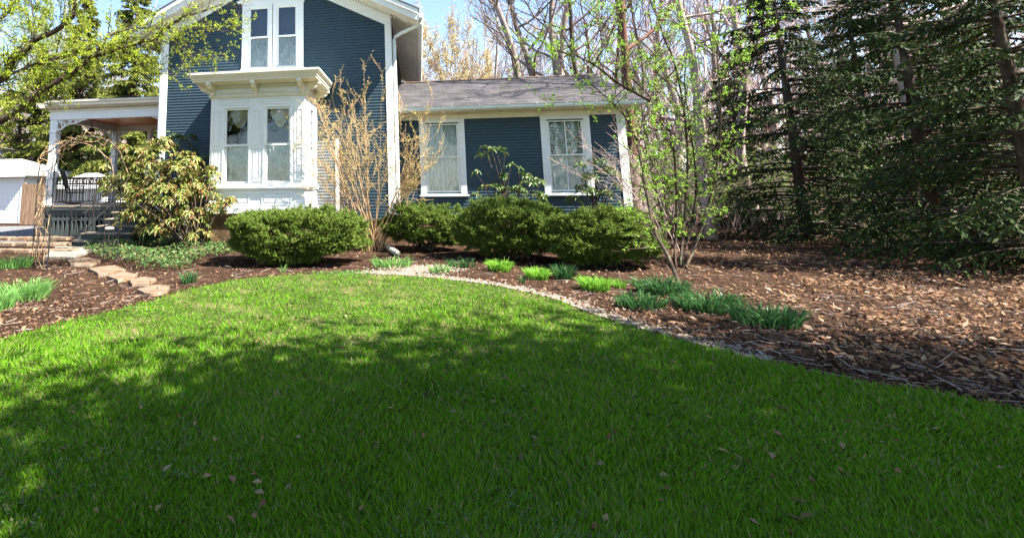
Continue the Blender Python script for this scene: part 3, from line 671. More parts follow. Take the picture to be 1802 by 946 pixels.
# shingle courses as real laps
n = 28
for k in range(n):
    t0, t1 = k/n, (k+1)/n
    ya, yb = .19+(RY-.19)*t0, .19+(RY-.19)*t1; za, zb = 3.957+(RZ-3.955)*t0, 3.957+(RZ-3.955)*t1
    b.poly([(-.72, ya, za+.016), (6.35, ya, za+.016), (6.35, yb, zb+.004), (-.72, yb, zb+.004)]); b.poly([(-.72, ya, za), (6.35, ya, za), (6.35, ya, za+.016), (-.72, ya, za+.016)])
wroof = b.build('roof', 'shingle', H)
b = MB(); b.tube([(-.72, RY, RZ+.02), (6.36, RY, RZ+.02)], .045, 6); b.build('ridge_cap', 'copper', wroof)
for i, (u0, u1) in enumerate([(.27, 1.15), (3.83, 4.72)]):
    wn = window(H, WF, u0, u1, 1.49, 3.48, casing=(.175, .165, .06, .10), rail=2.50, mull=True, lace='full' if i == 0 else 'lower', sashw=.07)
    b = MB(); c = (u0+u1)/2; A = [(c-.72, 3.645)]
    A += [(c+.72, 3.645)]+[(c+.72-1.44*t, 3.73+.085*sin(pi*t)**.8) for t in np.linspace(0, 1, 13)]
    b.prism([WF(x, .0, z) for x, z in A], [WF(x, .055, z) for x, z in A])
    A2 = [(c+.74-1.48*t, 3.735+.085*sin(pi*t)**.8) for t in np.linspace(0, 1, 13)]; A3 = [(x, z+.028) for x, z in reversed(A2)]
    b.prism([WF(x, .0, z) for x, z in A2+A3], [WF(x, .085, z) for x, z in A2+A3])
    b.build('window_head', 'cream', wn); b = MB(); b.box(WF, c-.73, c+.73, .0, .085, 1.325, 1.365); b.build('window_sill', 'white', wn)
    if i == 1:
        b = MB()
        for p0, p1 in ((u0, c-.02), (c+.02, u1)):
            for q0, q1 in ((p0, (p0+p1)/2-.006), ((p0+p1)/2+.006, p1)):
                b.box(WF, q0, q0+.03, -.135, -.11, 2.52, 3.5); b.box(WF, q1-.03, q1, -.135, -.11, 2.52, 3.5)
                for z in np.arange(2.56, 3.46, .045):
                    b.poly([WF(q0+.03, -.135, z+.03), WF(q1-.03, -.135, z+.03), WF(q1-.03, -.108, z), WF(q0+.03, -.108, z)])
        b.build('louvred_shutter', 'white', wn)
# ---- porch
DZ = 1.12; PY, PB = .60, 4.3; PX = -12.72
porch = MB(); pf = frame('F', PY)
porch.box(pf, PX+.02, XL-.0, -.16, 0, 4.06, 4.36); porch.box(frame('L', PX+.02), PY+.16, PB, -.16, 0, 4.06, 4.36); porch.box(frame('F', PB), PX+.02, XL, -.16, 0, 4.06, 4.36)
pr_ = porch.build('porch', 'white', H)
b = MB()
b.box(pf, PX-.02, XL, 0, .03, 4.34, 4.39)
A = [(.0, 4.44), (.10, 4.44), (.26, 4.50), (.26, 4.56), (.31, 4.62), (.31, 4.66), (0, 4.66)]
b.prism([(PX-.33+0*d, PY-d, z) for d, z in A], [(XL, PY-d, z) for d, z in A])
b.prism([(PX-d, PY-.31, z) for d, z in A], [(PX-d, PB+.3, z) for d, z in A])
b.box(pf, PX, XL, -.14, .001, 4.36, 4.45); b.box(frame('L', PX), PY, PB, -.14, .001, 4.36, 4.45)
b.build('porch_cornice', 'cream', pr_)
b = MB()
for k in range(54): b.box(pf, PX+.02+k*.083, PX+.06+k*.083, .0, .045, 4.395, 4.438)
b.build('dentil_moulding', 'soffit', pr_)
b = MB(); b.prism([(PX-.30, PY-.30, 4.662), (XL, PY-.30, 4.662), (XL, PB+.3, 4.662), (PX-.30, PB+.3, 4.662)], [(PX-.25, PY-.25, 4.70), (XL, PY-.25, 4.70), (XL, PB+.25, 4.80), (PX-.25, PB+.25, 4.80)]); b.build('porch_roof', 'shingle', pr_)
b = MB(); yy = PY+.14
while yy < PB:
    b.box(frame('F', 0), PX+.17, XL, -min(yy+.085, PB), -yy, 4.30, 4.33); yy += .09
b.build('porch_ceiling', 'wood_ceiling', pr_)
def post(x, y, wd=.2):
    b = MB(); b.box(frame('F', y), x, x+wd, -wd, 0, DZ+.0, 4.06); b.box(frame('F', y), x-.025, x+wd+.025, -wd-.025, .025, 3.60, 3.64); b.box(frame('F', y), x-.02, x+wd+.02, -wd-.02, .02, DZ, DZ+.16)
    b.build('porch_post', 'white', pr_, bevel=.008)
post(-12.68, .62, .24); post(-12.62, 4.02, .2); post(-11.05, 4.05, .17); post(XL-.22, 4.05, .17)
# scrollwork brackets of the porch
def scroll(x, y, sgn, tfk='x', L_=1.0, Hh=.34):
    b = MB()
    P1 = [(0, 0), (.25, -.02), (.55, -.05), (.8, -.02), (1, 0)]
    def W3(u, z): return (x+sgn*u*L_, y, 4.06+z) if tfk == 'x' else (x, y+sgn*u*L_, 4.06+z)
    edge_ = []
    for k in range(25):
        t = k/24; edge_.append((t, -Hh*(1-t)**1.3-.05*sin(t*4*pi)*(1-t)-.015))
    b.tube([W3(u, z) for u, z in edge_], .028, 6)
    for c_, r_, tn in (((.20, -.17), .10, 1.6), ((.42, -.10), .075, 1.5), ((.62, -.06), .05, 1.4), ((.10, -.08), .06, 1.5)):
        pts = []
        for k in range(22):
            t = k/21; a = tn*2*pi*t; rr = r_*(1-.75*t); pts.append(W3(c_[0]+rr*cos(a)/L_, c_[1]+rr*sin(a)))
        b.tube(pts, .016, 6)
    b.tube([W3(0, -.02), W3(1, -.02)], .02, 6); b.tube([W3(.01, 0), W3(.01, -Hh)], .02, 6)
    b.build('scroll_bracket', 'white', pr_)
scroll(-12.44, .66, 1, L_=1.15); scroll(XL-.02, .66, -1, L_=.6, Hh=.22); scroll(-12.55, 4.0, -1, 'y', L_=1.0); scroll(-12.42, 4.1, 1, L_=.6)
# deck, skirt, stairs
b = MB(); b.box(frame('F', PY), PX, XL, -3.75, .03, DZ-.05, DZ); b.build('porch_deck', 'nosing', pr_)
b = MB(); x = PX
random.seed(2)
prf = [(.02, 0), (.22, 0), (.24, .008), (.52, .045), (.60, .045), (.62, .0), (.68, .0), (.74, .045), (.80, 0), (1.06, 0)]
while x < -8.5:
    wd = .17
    out = [(x+.004+i_, z) for z, i_ in prf]+[(x+wd-.004-i_, z) for z, i_ in reversed(prf)]
    b.prism([(u, PY+.03, z) for u, z in out], [(u, PY+.055, z) for u, z in out]); x += wd
b.box(pf, PX-.01, XL, -.03, .02, DZ-.16, DZ-.052)
b.build('skirt_board', 'deck', pr_)
b = MB(); b.poly([(PX, PY+.35, 0), (XL, PY+.35, 0), (XL, PY+.35, 1.06), (PX, PY+.35, 1.06)]); b.box(frame('L', PX+.02), PY+.05, PB, -.03, 0, 0, DZ-.06); b.build('crawl_space_shade', 'dark_room', pr_)  # dark sheet standing in for the shade behind the skirt boards
lefts = [-10.38, -9.92, -9.62, -9.62, -9.62, -9.62]
for k in range(6):
    ya, z = -1.50+.34*k, .186*(k+1)
    if k == 5: ya = -1.5+.34*5
    b = MB(); b.box(frame('F', ya), lefts[k]+.02, -8.33, -.34*(6-k)-.0+.0 if k < 5 else -.39, 0, z-.186+.001, z-.035); stp = b.build('stair_riser', 'deck', pr_)
for k in range(6):
    ya, z = -1.50+.34*k, .186*(k+1)
    b = MB(); b.box(frame('F', ya), lefts[k]-.02, -8.30, -.36, .03, z-.034, z); b.build('stair_tread', 'nosing', pr_, bevel=.006)
def handrail(x):
    b = MB(); yb, yt = -1.55, .45
    def zz(y): return .186+max(0, (y+1.2))*.186/.34
    for h, rr in ((.95, .022), (.62, .016), (.12, .016)):
        P = [(x, yb-.12, .186+h-.02), (x, -1.2, zz(-1.2)+h), (x, yt, zz(yt)+h)]; b.tube(P, rr, 6)
    for y in (yb, -.55, yt): b.tube([(x, y, max(0, zz(y)-.2)), (x, y, zz(y)+.95)], .022, 6)
    for y in np.arange(-1.4, yt, .13): b.tube([(x, y, zz(y)+.12), (x, y, zz(y)+.95)], .009, 5)
    b.build('handrail', 'iron', pr_)
handrail(-9.98); handrail(-8.42)
def railing(p, q):
    b = MB(); p = np.array(p); q = np.array(q); Ln = np.linalg.norm(q-p); d = (q-p)/Ln
    def W3(s, z): v = p+d*s; return (v[0], v[1], DZ+z)
    for z, rr in ((.92, .022), (.72, .014), (.10, .018)): b.tube([W3(0, z), W3(Ln, z)], rr, 6)
    s = .06
    while s < Ln: b.tube([W3(s, .1), W3(s, .92)], .011, 5); s += .125
    s = .12
    while s+.1 < Ln:
        b.tube([W3(s+.085*cos(t), .815+.085*sin(t)) for t in np.linspace(0, 2*pi, 11)], .011, 4, cap=False)
        b.tube([W3(s-.1+.2*t, .72+.10*sin(t*pi)) for t in np.linspace(0, 1, 6)], .008, 4); s += .25
    b.build('railing', 'iron', pr_)
railing((-12.5, .9), (-12.5, 4.05)); railing((-12.4, 4.15), (-8.5, 4.15)); railing((-12.4, .72), (-10.1, .72))
b = MB(); b.box(frame('F', 4.3), -9.4, -8.5, 0.0, .02, 1.2, 3.9); b.build('dark_shutter', 'deck', pr_)
# hanging lantern
p = at(162, 212, 1.4); lan = empty('hanging_lantern', (p[0], p[1], 3.25), 'small dark lantern hanging on a rod under the porch ceiling', 'lantern')
b = MB(); b.tube([(p[0], p[1], 4.30), (p[0], p[1], 3.86)], .012, 6); b.build('rod', 'iron', lan)
b = MB(); zz_ = [3.86, 3.80, 3.74, 3.62, 3.56]; b.tube([(p[0], p[1], z) for z in zz_], [.03, .10, .12, .08, .02], 8); b.build('lantern_body', 'iron', lan)
# rocking chair
def rocking_chair(x, y, rot, label):
    t = empty('rocking_chair', (x, y, DZ), label, 'rocking chair', 'rocking chairs on the porch')
    R_ = Matrix.Rotation(rot, 4, 'Z')
    def W3(a, b_, c_): v = R_ @ Vector((a, b_, c_)); return (x+v.x, y+v.y, DZ+v.z)
    tf = lambda u, d, z: W3(u, -d, z)
    b = MB(); b.box(tf, -.26, .26, -.24, .26, .40, .44); b.build('seat', 'chair_paint', t)
    b = MB()
    for s in (-.24, .24): b.tube([W3(s, .22, .42), W3(s, .36, .85), W3(s, .46, 1.22)], .022, 6)
    b.tube([W3(-.26, .46, 1.20), W3(.26, .46, 1.20)], .04, 6); b.tube([W3(-.24, .28, .58), W3(.24, .28, .58)], .02, 6)
    for s in np.linspace(-.18, .18, 6): b.prism([W3(s-.024, .27, .57), W3(s+.024, .27, .57), W3(s+.024, .45, 1.18), W3(s-.024, .45, 1.18)], [W3(s-.024, .285, .57), W3(s+.024, .285, .57), W3(s+.024, .465, 1.18), W3(s-.024, .465, 1.18)])
    b.build('backrest', 'chair_paint', t)
    for s in (-.25, .25):
        for yy2 in (-.2, .2): b = MB(); b.tube([W3(s, yy2, .05), W3(s, yy2, .42 if yy2 > 0 else .64)], .02, 6); b.build('leg', 'chair_paint', t)
        b = MB(); b.tube([W3(s, -.45+.9*k/10, .03+.10*((k-5)/5)**2) for k in range(11)], .022, 6); b.build('rocker', 'chair_paint', t)
        b = MB(); b.box(lambda u, d, z: W3(s+u, -d, z), -.04, .04, -.3, .27, .64, .665); b.build('armrest', 'chair_paint', t)
p = at(131, 358, 1.6); rocking_chair(p[0], 1.6, radians(115), 'black slatted rocking chair at the left end of the porch behind the iron railing')
rocking_chair(-10.0, 2.9, radians(-60), 'black rocking chair deeper in the porch, right of the stair handrail')
# ================================================================ NEIGHBOURS
def hip_block(name, x0, x1, y0, y1, ze, zr, wallm, label, axis='x', cat='building', over=.35):
    t = empty(name, ((x0+x1)/2, y0, 0), label, cat)
    b = MB(); tf = frame('F', y0); e = .17
    for k in range(int(ze/e)):
        z = k*e; b.poly([tf(x0, .012, z), tf(x1, .012, z), tf(x1, .0, z+e), tf(x0, .0, z+e)]); b.poly([tf(x0, 0, z), tf(x1, 0, z), tf(x1, .012, z), tf(x0, .012, z)])
    b.poly([(x1, y0, 0), (x1, y1, 0), (x1, y1, ze), (x1, y0, ze)]); b.poly([(x0, y0, 0), (x0, y1, 0), (x0, y1, ze), (x0, y0, ze)])
    b.poly([(x0, y1, 0), (x1, y1, 0), (x1, y1, ze), (x0, y1, ze)]); b.build('wall', wallm, t)
    ym = (y0+y1)/2; b = MB(); o_ = over; sl_ = (zr-ze)/(ym-y0); hz = ze-o_*sl_; hp = (ym-y0+o_)
    c0 = [(x0-o_, y0-o_), (x1+o_, y0-o_), (x1+o_, y1+o_), (x0-o_, y1+o_)]
    b.poly([(x, y, hz) for x, y in c0]); i = len(b.v); b.v += [(x, y, hz) for x, y in c0]+[(x, y, hz+.08) for x, y in c0]+[(x0-o_+hp, ym, zr), (x1+o_-hp, ym, zr)]
    b.f += [(i, i+1, i+5, i+4), (i+1, i+2, i+6, i+5), (i+2, i+3, i+7, i+6), (i+3, i, i+4, i+7), (i+4, i+5, i+9, i+8), (i+5, i+6, i+9), (i+6, i+7, i+8, i+9), (i+7, i+4, i+8)]
    b.build('roof', 'pale_roof', t)
    b = MB(); b.box(frame('F', y0-o_), x0-o_, x1+o_, 0, .04, ze-o_*sl_-.05, ze-o_*sl_+.09); b.build('fascia', 'white', t)
    b = MB(); b.box(tf, x1-.13, x1+.02, -.01, .03, 0, ze-.05); b.build('corner_board', 'white', t)
    return t
p = at(36, 390, 8.2)
hip_block('garage', p[0]-6.5, p[0], 8.2, 12.4, 2.55, 3.45, 'white_wall', 'white garage with pale low roof at the far left edge', cat='garage')
p = at(56, 300, 17.0)
hip_block('neighbour_house', p[0]-9, p[0], 17.0, 24, 4.05, 5.3, 'tan_wall', 'tan walled house with pale roof standing behind the white garage', cat='house')
p = at(98, 300, 7.4); q = at(182, 300, 7.4)
hip_block('white_shed', p[0], q[0], 7.4, 9.3, 1.95, 2.5, 'white_wall', 'bright white outbuilding seen through the porch railing', cat='shed')
fn = empty('board_fence', at(60, 390, 6.6)*np.array([1, 1, 0]), 'weathered brown board fence beside the white garage', 'fence')
b = MB(); x = at(38, 350, 6.6)[0]; xe = at(250, 350, 7.)[0]; random.seed(5)
while x < xe:
    h = 1.95+random.uniform(-.03, .03); g_ = random.uniform(.006, .02); b.box(frame('F', 6.6), x, x+.13-g_, 0, .02+random.uniform(0, .008), .03, h if x < at(85, 350, 6.6)[0] else .9); x += .13
b.build('board_panel', 'fence', fn)
b = MB()
for z in (.4, 1.5): b.box(frame('F', 6.63), at(38, 350, 6.6)[0], at(85, 350, 6.6)[0], -.04, .0, z, z+.09)
b.build('rail', 'fence', fn)
for px_ in (38, 84): b = MB(); v = at(px_, 350, 6.68); b.box(frame('F', 6.7), v[0], v[0]+.1, -.1, 0, 0, 2.05); b.build('fence_post', 'fence', fn)
# ================================================================ VEGETATION
Z = np.array([0, 0, 1.])
def grow(segs, tips, p, d, L, r, lvl, rng, spread=.8, kids=3, wig=.16, up=.12, step=None, minr=.004, tiplen=None, droop=0., ratio=.62, taper=.55):
    """one branch of a bare tree, its children branching off along it"""
    n = max(3, int(L/(step or (.12+.10*lvl)))); n = min(n, 12); sl = L/n; d = unit(d)
    pts = [p]
    for k in range(n):
        t = (k+1)/n; d = unit(d+rng.normal(0, wig, 3)+Z*(up if lvl > 0 else up)-Z*droop)
        q = p+d*sl; r1 = r*(1-(1-taper)*t) if lvl > 0 else r*(1-.9*t)
        r0 = r*(1-(1-taper)*(t-1/n)) if lvl > 0 else r*(1-.9*(t-1/n))
        segs.append((p, q, max(r0, minr), max(r1, minr))); p = q; pts.append(p)
        if lvl > 0 and t > .22:
            m = kids/n*1.25; c = int(m)+(rng.uniform() < m-int(m))
            for _ in range(c):
                a = unit(np.cross(d, rng.normal(size=3))); dd = unit(d*cos(spread)+a*sin(spread)*rng.uniform(.6, 1.2))
                grow(segs, tips, p, dd, L*ratio*rng.uniform(.55, 1.1)*(1.15-.5*t), r1*.6, lvl-1, rng, spread, kids, wig, up, step, minr, tiplen, droop, ratio, taper)
    if lvl > 0:
        grow(segs, tips, p, d, L*ratio, r*taper, lvl-1, rng, spread, kids, wig, up, step, minr, tiplen, droop, ratio, taper)
    for k in range(1, len(pts)):
        if lvl <= 1: tips.append((pts[k], unit(pts[k]-pts[k-1]), lvl))
def bare_tree(name, label, cat, base, h, r, seed, bark='bark', lvl=4, lean=(0, 0), fork=.35, group=None, leaves=None, spread=.6, kids=3, minr=.006, stems=1, ratio=.62, up=.10, nleaf=1, lsz=.05, trunk_pts=None, wig=.13):
    rng = np.random.default_rng(seed); t = empty(name, base, label, cat, group); base = np.array(base, float)
    tr = MB(); segs = []; tips = []
    for s in range(stems):
        if trunk_pts is not None: P = np.array(trunk_pts, float)
        else:
            a = rng.uniform(0, 2*pi); off = np.array([cos(a), sin(a), 0])*(.0 if stems == 1 else .25); ln = np.array([lean[0], lean[1], 0])+(rng.normal(0, .12, 3)*np.array([1, 1, 0]) if stems > 1 else 0)
            P = [base+off+(Z+ln)*h*k/6+np.array([rng.normal(0, .012*h), rng.normal(0, .012*h), 0])*(k > 0) for k in range(7)]
            P = smoothpoly(P, 3)
        n = len(P); R = [r*(1-.72*(k/(n-1))**.8)*(1.35 if k == 0 else 1) for k in range(n)]
        tr.tube(P, R, 10)
        for k in range(int(n*fork), n):
            m = kids*6/n; c = int(m)+(rng.uniform() < m-int(m))
            for _ in range(c):
                a = rng.uniform(0, 2*pi); dd = unit(np.array([cos(a), sin(a), rng.uniform(.2, .9)]))
                Lb = h*.30*(1.25-.75*k/n)*rng.uniform(.6, 1.1)
                grow(segs, tips, P[k], dd, Lb, R[k]*.5, lvl-1, rng, spread, kids, wig, up, Lb/6, minr, ratio=ratio)
        grow(segs, tips, P[-1], P[-1]-P[-2], h*.2, R[-1], lvl-1, rng, spread, kids, wig, up, None, minr, ratio=ratio)
    tr.build('trunk', bark, t, smooth=True)
    link('branches', segmesh('branches', segs, 4), bark, t)
    if leaves:
        T = np.array([q[0] for q in tips]); n = len(T)*nleaf; T = np.repeat(T, nleaf, 0)+rng.normal(0, lsz*1.2, (n, 3))
        link('leaves', leafmesh('leaves', T, rdir(rng, n)+Z*.3, rng.uniform(.6, 1.3, n)*lsz, lsz*.55, rng, fold=.15), leaves, t)
    return t
# ---- woods behind the house ------------------------------------------------
def tx(px, Y, z=0.): p = at(px, 200, Y); return (p[0], Y, z)
pg = 'bare trees behind the right wing'
# (px at top, px at foot, Y, radius, height)
big = [(893, 935, 11, .30, 15, 'tall bare tree with a leaning twisted trunk rising left of the trunk group', 'bark'),
       (916, 952, 12.5, .27, 16, 'tall grey trunk right beside the leaning one behind the wing roof', 'bark'),
       (968, 972, 12, .26, 15, 'straight pale trunk rising behind the middle of the wing roof', 'bark'),
       (984, 978, 14, .30, 16, 'thick grey trunk just right of the straight pale one', 'bark_pink'),
       (1004, 1026, 11.5, .20, 15, 'slim brown trunk bowed to the right over the roof ridge', 'bark_dark'),
       (1078, 1083, 14, .16, 14, 'thin brown trunk left of the thick dark one near the roof end', 'bark_red')]
for i, (pt, pb, Y, r, h, lab, bk) in enumerate(big):
    x0 = at(pb, 150, Y)[0]; x1 = at(pt, 0, Y)[0]; z1 = at(pt, 0, Y)[2]; z0 = at(pb, 140, Y)[2]
    dx = (x1-x0)/(z1-z0); P = []
    for k in range(12):
        z = h*k/11; P.append((x0+dx*max(0, z-z0*.6)*1.0+.10*sin(z*.9+i), Y+.1*cos(z+i), z))
    bare_tree('bare_tree', lab, 'tree', (P[0][0], Y, 0), h, r, 40+i, bk, 4, fork=.45, group=pg, kids=2.6, minr=.010, trunk_pts=P)
# the thick reddish trunk beside the wing's corner
P = [(*at(1116, 400, 7.6)[:1], 7.6, 0)]+[tuple(at(px, y, 7.6)) for px, y in ((1113, 300), (1106, 190), (1099, 90), (1093, 0))]; P += [(P[-1][0]-.1, 7.7, 10.5), (P[-1][0]+.2, 7.7, 13)]
bare_tree('bare_tree', 'thick red brown trunk standing just right of the wing corner board', 'tree', P[0], 13, .27, 60, 'bark_red', 4, fork=.5, group=pg, kids=2.4, minr=.010, trunk_pts=smoothpoly(P, 3))
# yellow budding thicket trees left part
for i, (px, Y, h, st) in enumerate([(748, 20, 10.5, 3), (772, 22, 11.2, 3), (803, 21, 10.2, 3), (838, 23, 9.4, 2)]):
    labs = ['yellow budding small tree nearest the main roof eave', 'taller yellow budding tree second from the eave', 'yellow budding tree in the middle of the roof gap', 'thinner yellow budding tree beside the leaning trunks']
    bare_tree('budding_tree', labs[i], 'tree', tx(px, Y), h, .11, 70+i, 'bark_pink', 4, fork=.3, group='yellow budding trees beyond the roof ridge', leaves='buds' if i < 3 else 'buds', stems=st, kids=2.3, minr=.012, spread=.45, up=.16, lsz=.13, nleaf=1)
# further slender bare trees, seen between the big ones and to the right
random.seed(12)
spots = [(858, 26), (878, 19), (1040, 20), (1060, 27), (1112, 18), (1135, 13), (1160, 21), (1185, 15), (1225, 18), (1268, 12), (1310, 22), (1352, 15), (1405, 24), (1450, 13), (1500, 19), (1556, 12), (1610, 21), (1668, 14), (1725, 20), (1790, 13), (945, 24), (1015, 25)]
wood_proto = []
for k in range(4):
    wood_proto.append(None)
def dup_tree(src, loc, rz, sc, label):
    o = src.copy(); col.objects.link(o); o.location = loc; o.rotation_euler = (0, 0, rz); o.scale = (sc, sc, sc); o['label'] = label
    for c in src.children:
        c2 = c.copy(); col.objects.link(c2); c2.parent = o
    return o
where = ['between the yellow trees and the leaning trunk', 'just left of the leaning twisted trunk', 'right of the bowed slim trunk', 'left of the thick dark trunk, far back', 'close right of the red brown trunk', 'right of the wing behind the brush', 'far back beyond the right end of the roof', 'behind the leafy multi-stem tree at the right',
         'first one past the leafy multi-stem tree', 'standing nearer on the leaf carpet, second past the leafy tree', 'far back, third past the leafy tree', 'fourth past the leafy tree', 'far back above the dark evergreens', 'near the middle of the dark evergreens', 'behind the middle evergreen', 'between two evergreens on the right', 'far back on the right', 'near the right edge', 'far back by the right edge', 'at the very right edge', 'behind the twin leaning trunks', 'far behind the straight pale trunk']
for i, (px, Y) in enumerate(spots):
    k = i % 4; loc = tx(px, Y); lab = 'slender bare woodland tree '+where[i]
    if wood_proto[k] is None:
        wood_proto[k] = bare_tree('woodland_tree', lab, 'tree', loc, 13, .13+.03*k, 90+k, ['bark_pink', 'bark', 'bark_red', 'bark_pink'][k], 4, fork=.2, group='slender trees of the wood', kids=2.3, minr=.011, spread=.5, up=.14)
    else: dup_tree(wood_proto[k], loc, random.uniform(0, 6), random.uniform(.8, 1.25), lab)
# far wood: many thin trunks and twigs as one mass
rng = np.random.default_rng(31); segs = []
for i in range(900):
    a = rng.uniform(-1.2, 1.25); rr = rng.uniform(38, 75); x, y = rr*sin(a), -14.5+rr*cos(a); h = rng.uniform(6, 14)
    p = np.array([x, y, 0]); d = unit(np.array([rng.normal(0, .05), rng.normal(0, .05), 1]))
    for k in range(6):
        q = p+unit(d+rng.normal(0, .06, 3))*h/6; segs.append((p, q, .11*(1-k/7), .11*(1-(k+1)/7)))
        for _ in range(4 if k else 0):
            b_ = unit(d+rng.normal(0, .7, 3)+Z*.3); e_ = q+b_*rng.uniform(1, 2.6); segs.append((q, e_, .035, .015))
            for _ in range(3): segs.append((e_, e_+unit(b_+rng.normal(0, .6, 3))*rng.uniform(.6, 1.5), .018, .008))
        p = q
for i in range(14000):      # brushy understorey
    a = rng.uniform(-.35, 1.3); rr = rng.uniform(28, 60) if a > .12 else rng.uniform(48, 75); x, y = rr*sin(a), -14.5+rr*cos(a)
    p = np.array([x, y, 0]); q = p+unit(rng.normal(0, .35, 3)+Z)*rng.uniform(.8, 2.8); segs.append((p, q, .02, .008)); segs.append((q, q+unit(rng.normal(0, .6, 3)+Z*.7)*rng.uniform(.5, 1.2), .012, .006))
tag(link('far_wood', segmesh('far_wood', segs, 3), 'bark_pink'), 'far off leafless wood that reads as one brown grey mass', 'wood', kind='stuff')
# ---- conifers ------------------------------------------------------------
def conifer(name, label, base, h, rad, seed, m, n_wh=26, z0=.6, group=None, dens=1., lean=0, sag=.45, nl=.16):
    rng = np.random.default_rng(seed); t = empty(name, base, label, 'tree', group); b0 = np.array(base, float)
    tr = MB(); tr.tube([b0, b0+Z*h*.5, b0+Z*h], [h*.018, h*.011, .02], 9); tr.build('trunk', 'bark_dark', t, smooth=True)
    segs = []; P = []; D = []
    for k in range(n_wh):
        f = k/(n_wh-1); z = z0+(h-z0)*f; Rr = rad*(1-f)**.8*rng.uniform(.8, 1.1)+.15
        for j in range(rng.integers(6, 9)):
            a = rng.uniform(0, 2*pi); L = Rr*rng.uniform(.7, 1.1); n = 8; p = b0+Z*(z+rng.uniform(-.15, .15)); d = np.array([cos(a), sin(a), .12])
            for s in range(n):
                tt = (s+1)/n; dd = unit(d+Z*(-sag*tt+.30*max(0, tt-.7)*2)); q = p+dd*L/n; segs.append((p, q, .03*(1-tt)+.006, .03*(1-tt)+.004))
                if tt > .2:
                    side = np.cross(dd, Z)
                    for sd in (-1, 1):
                        for rep in range(2):
                            e = unit(dd*.7+side*sd*rng.uniform(.5, 1.1)-Z*rng.uniform(.1, .6)); Ls = L*.28*(1.15-tt*.6)*rng.uniform(.6, 1.2)
                            m_ = max(3, int(Ls/.075*dens))
                            for u in range(m_):
                                o = q+e*Ls*u/m_-Z*.10*(u/m_)**2; P.append(o); D.append(unit(e+rng.normal(0, .4, 3)-Z*.45))
                    P.append(q); D.append(dd)
                p = q
    P = np.array(P); D = np.array(D); n = len(P)
    link('branches', segmesh('branches', segs, 3), 'bark_dark', t)
    link('needles', leafmesh('needles', P, D, rng.uniform(.7, 1.3, n)*nl, nl*.36, rng, fold=.2), m, t); return t
pe = 'spruces behind the porch'
conifer('spruce_tree', 'big drooping spruce close behind the porch roof, nearest the house', tx(232, 12.), 15, 3.6, 1, 'spruce', 44, 1.0, pe, 1.5, nl=.19)
conifer('spruce_tree', 'dense spruce behind the middle of the porch', tx(140, 14.5), 15, 3.8, 2, 'spruce', 38, 1.0, pe, 1.3, nl=.21)
conifer('spruce_tree', 'bluish darker spruce behind the porch corner post', tx(70, 17), 12, 3.6, 3, 'spruce', 32, .8, pe, nl=.26)
conifer('spruce_tree', 'spruce rising behind the white garage roof', tx(14, 21), 10, 3.6, 4, 'spruce', 28, .8, pe, nl=.28)
conifer('spruce_tree', 'small spruce seen between the rear porch posts', tx(262, 12), 6.5, 2.2, 5, 'spruce', 16, .5, pe)
eg = 'evergreens at the right side of the yard'
for i, (x, y, lab) in enumerate([(8.3, 1.6, 'tall bare tree rising from the brush close right of the wing'), (10.6, 3.2, 'second tall bare tree right of the wing, a little further out'), (12.6, .4, 'third tall bare tree right of the wing, nearest the evergreens')]):
    bare_tree('bare_tree', lab, 'tree', (x, y, 0), 15, .15, 200+i, 'bark_pink', 4, fork=.3, group='bare trees right of the wing', kids=3.0, minr=.009, spread=.6, up=.06)
cf = conifer('hemlock_tree', 'broad dark evergreen right of the leafy multi-stem tree', tx(1390, 1.5), 8.5, 2.9, 11, 'hemlock', 26, .3, eg, 1.3, nl=.12)
for i, (px, Y, sc, lab) in enumerate([(1610, -1.5, .95, 'dark evergreen nearest the middle of the right side'), (1790, -4.2, .9, 'dark evergreen at the right edge of the yard'), (1520, 6, 1.15, 'tall dark evergreen set back between two nearer ones'), (1700, 3.5, 1.25, 'tallest dark evergreen, set back at the far right'), (1290, 7.5, .8, 'small dark evergreen standing back on the leaf carpet')]):
    dup_tree(cf, tx(px, Y), 1.1*i+.5, sc, lab)
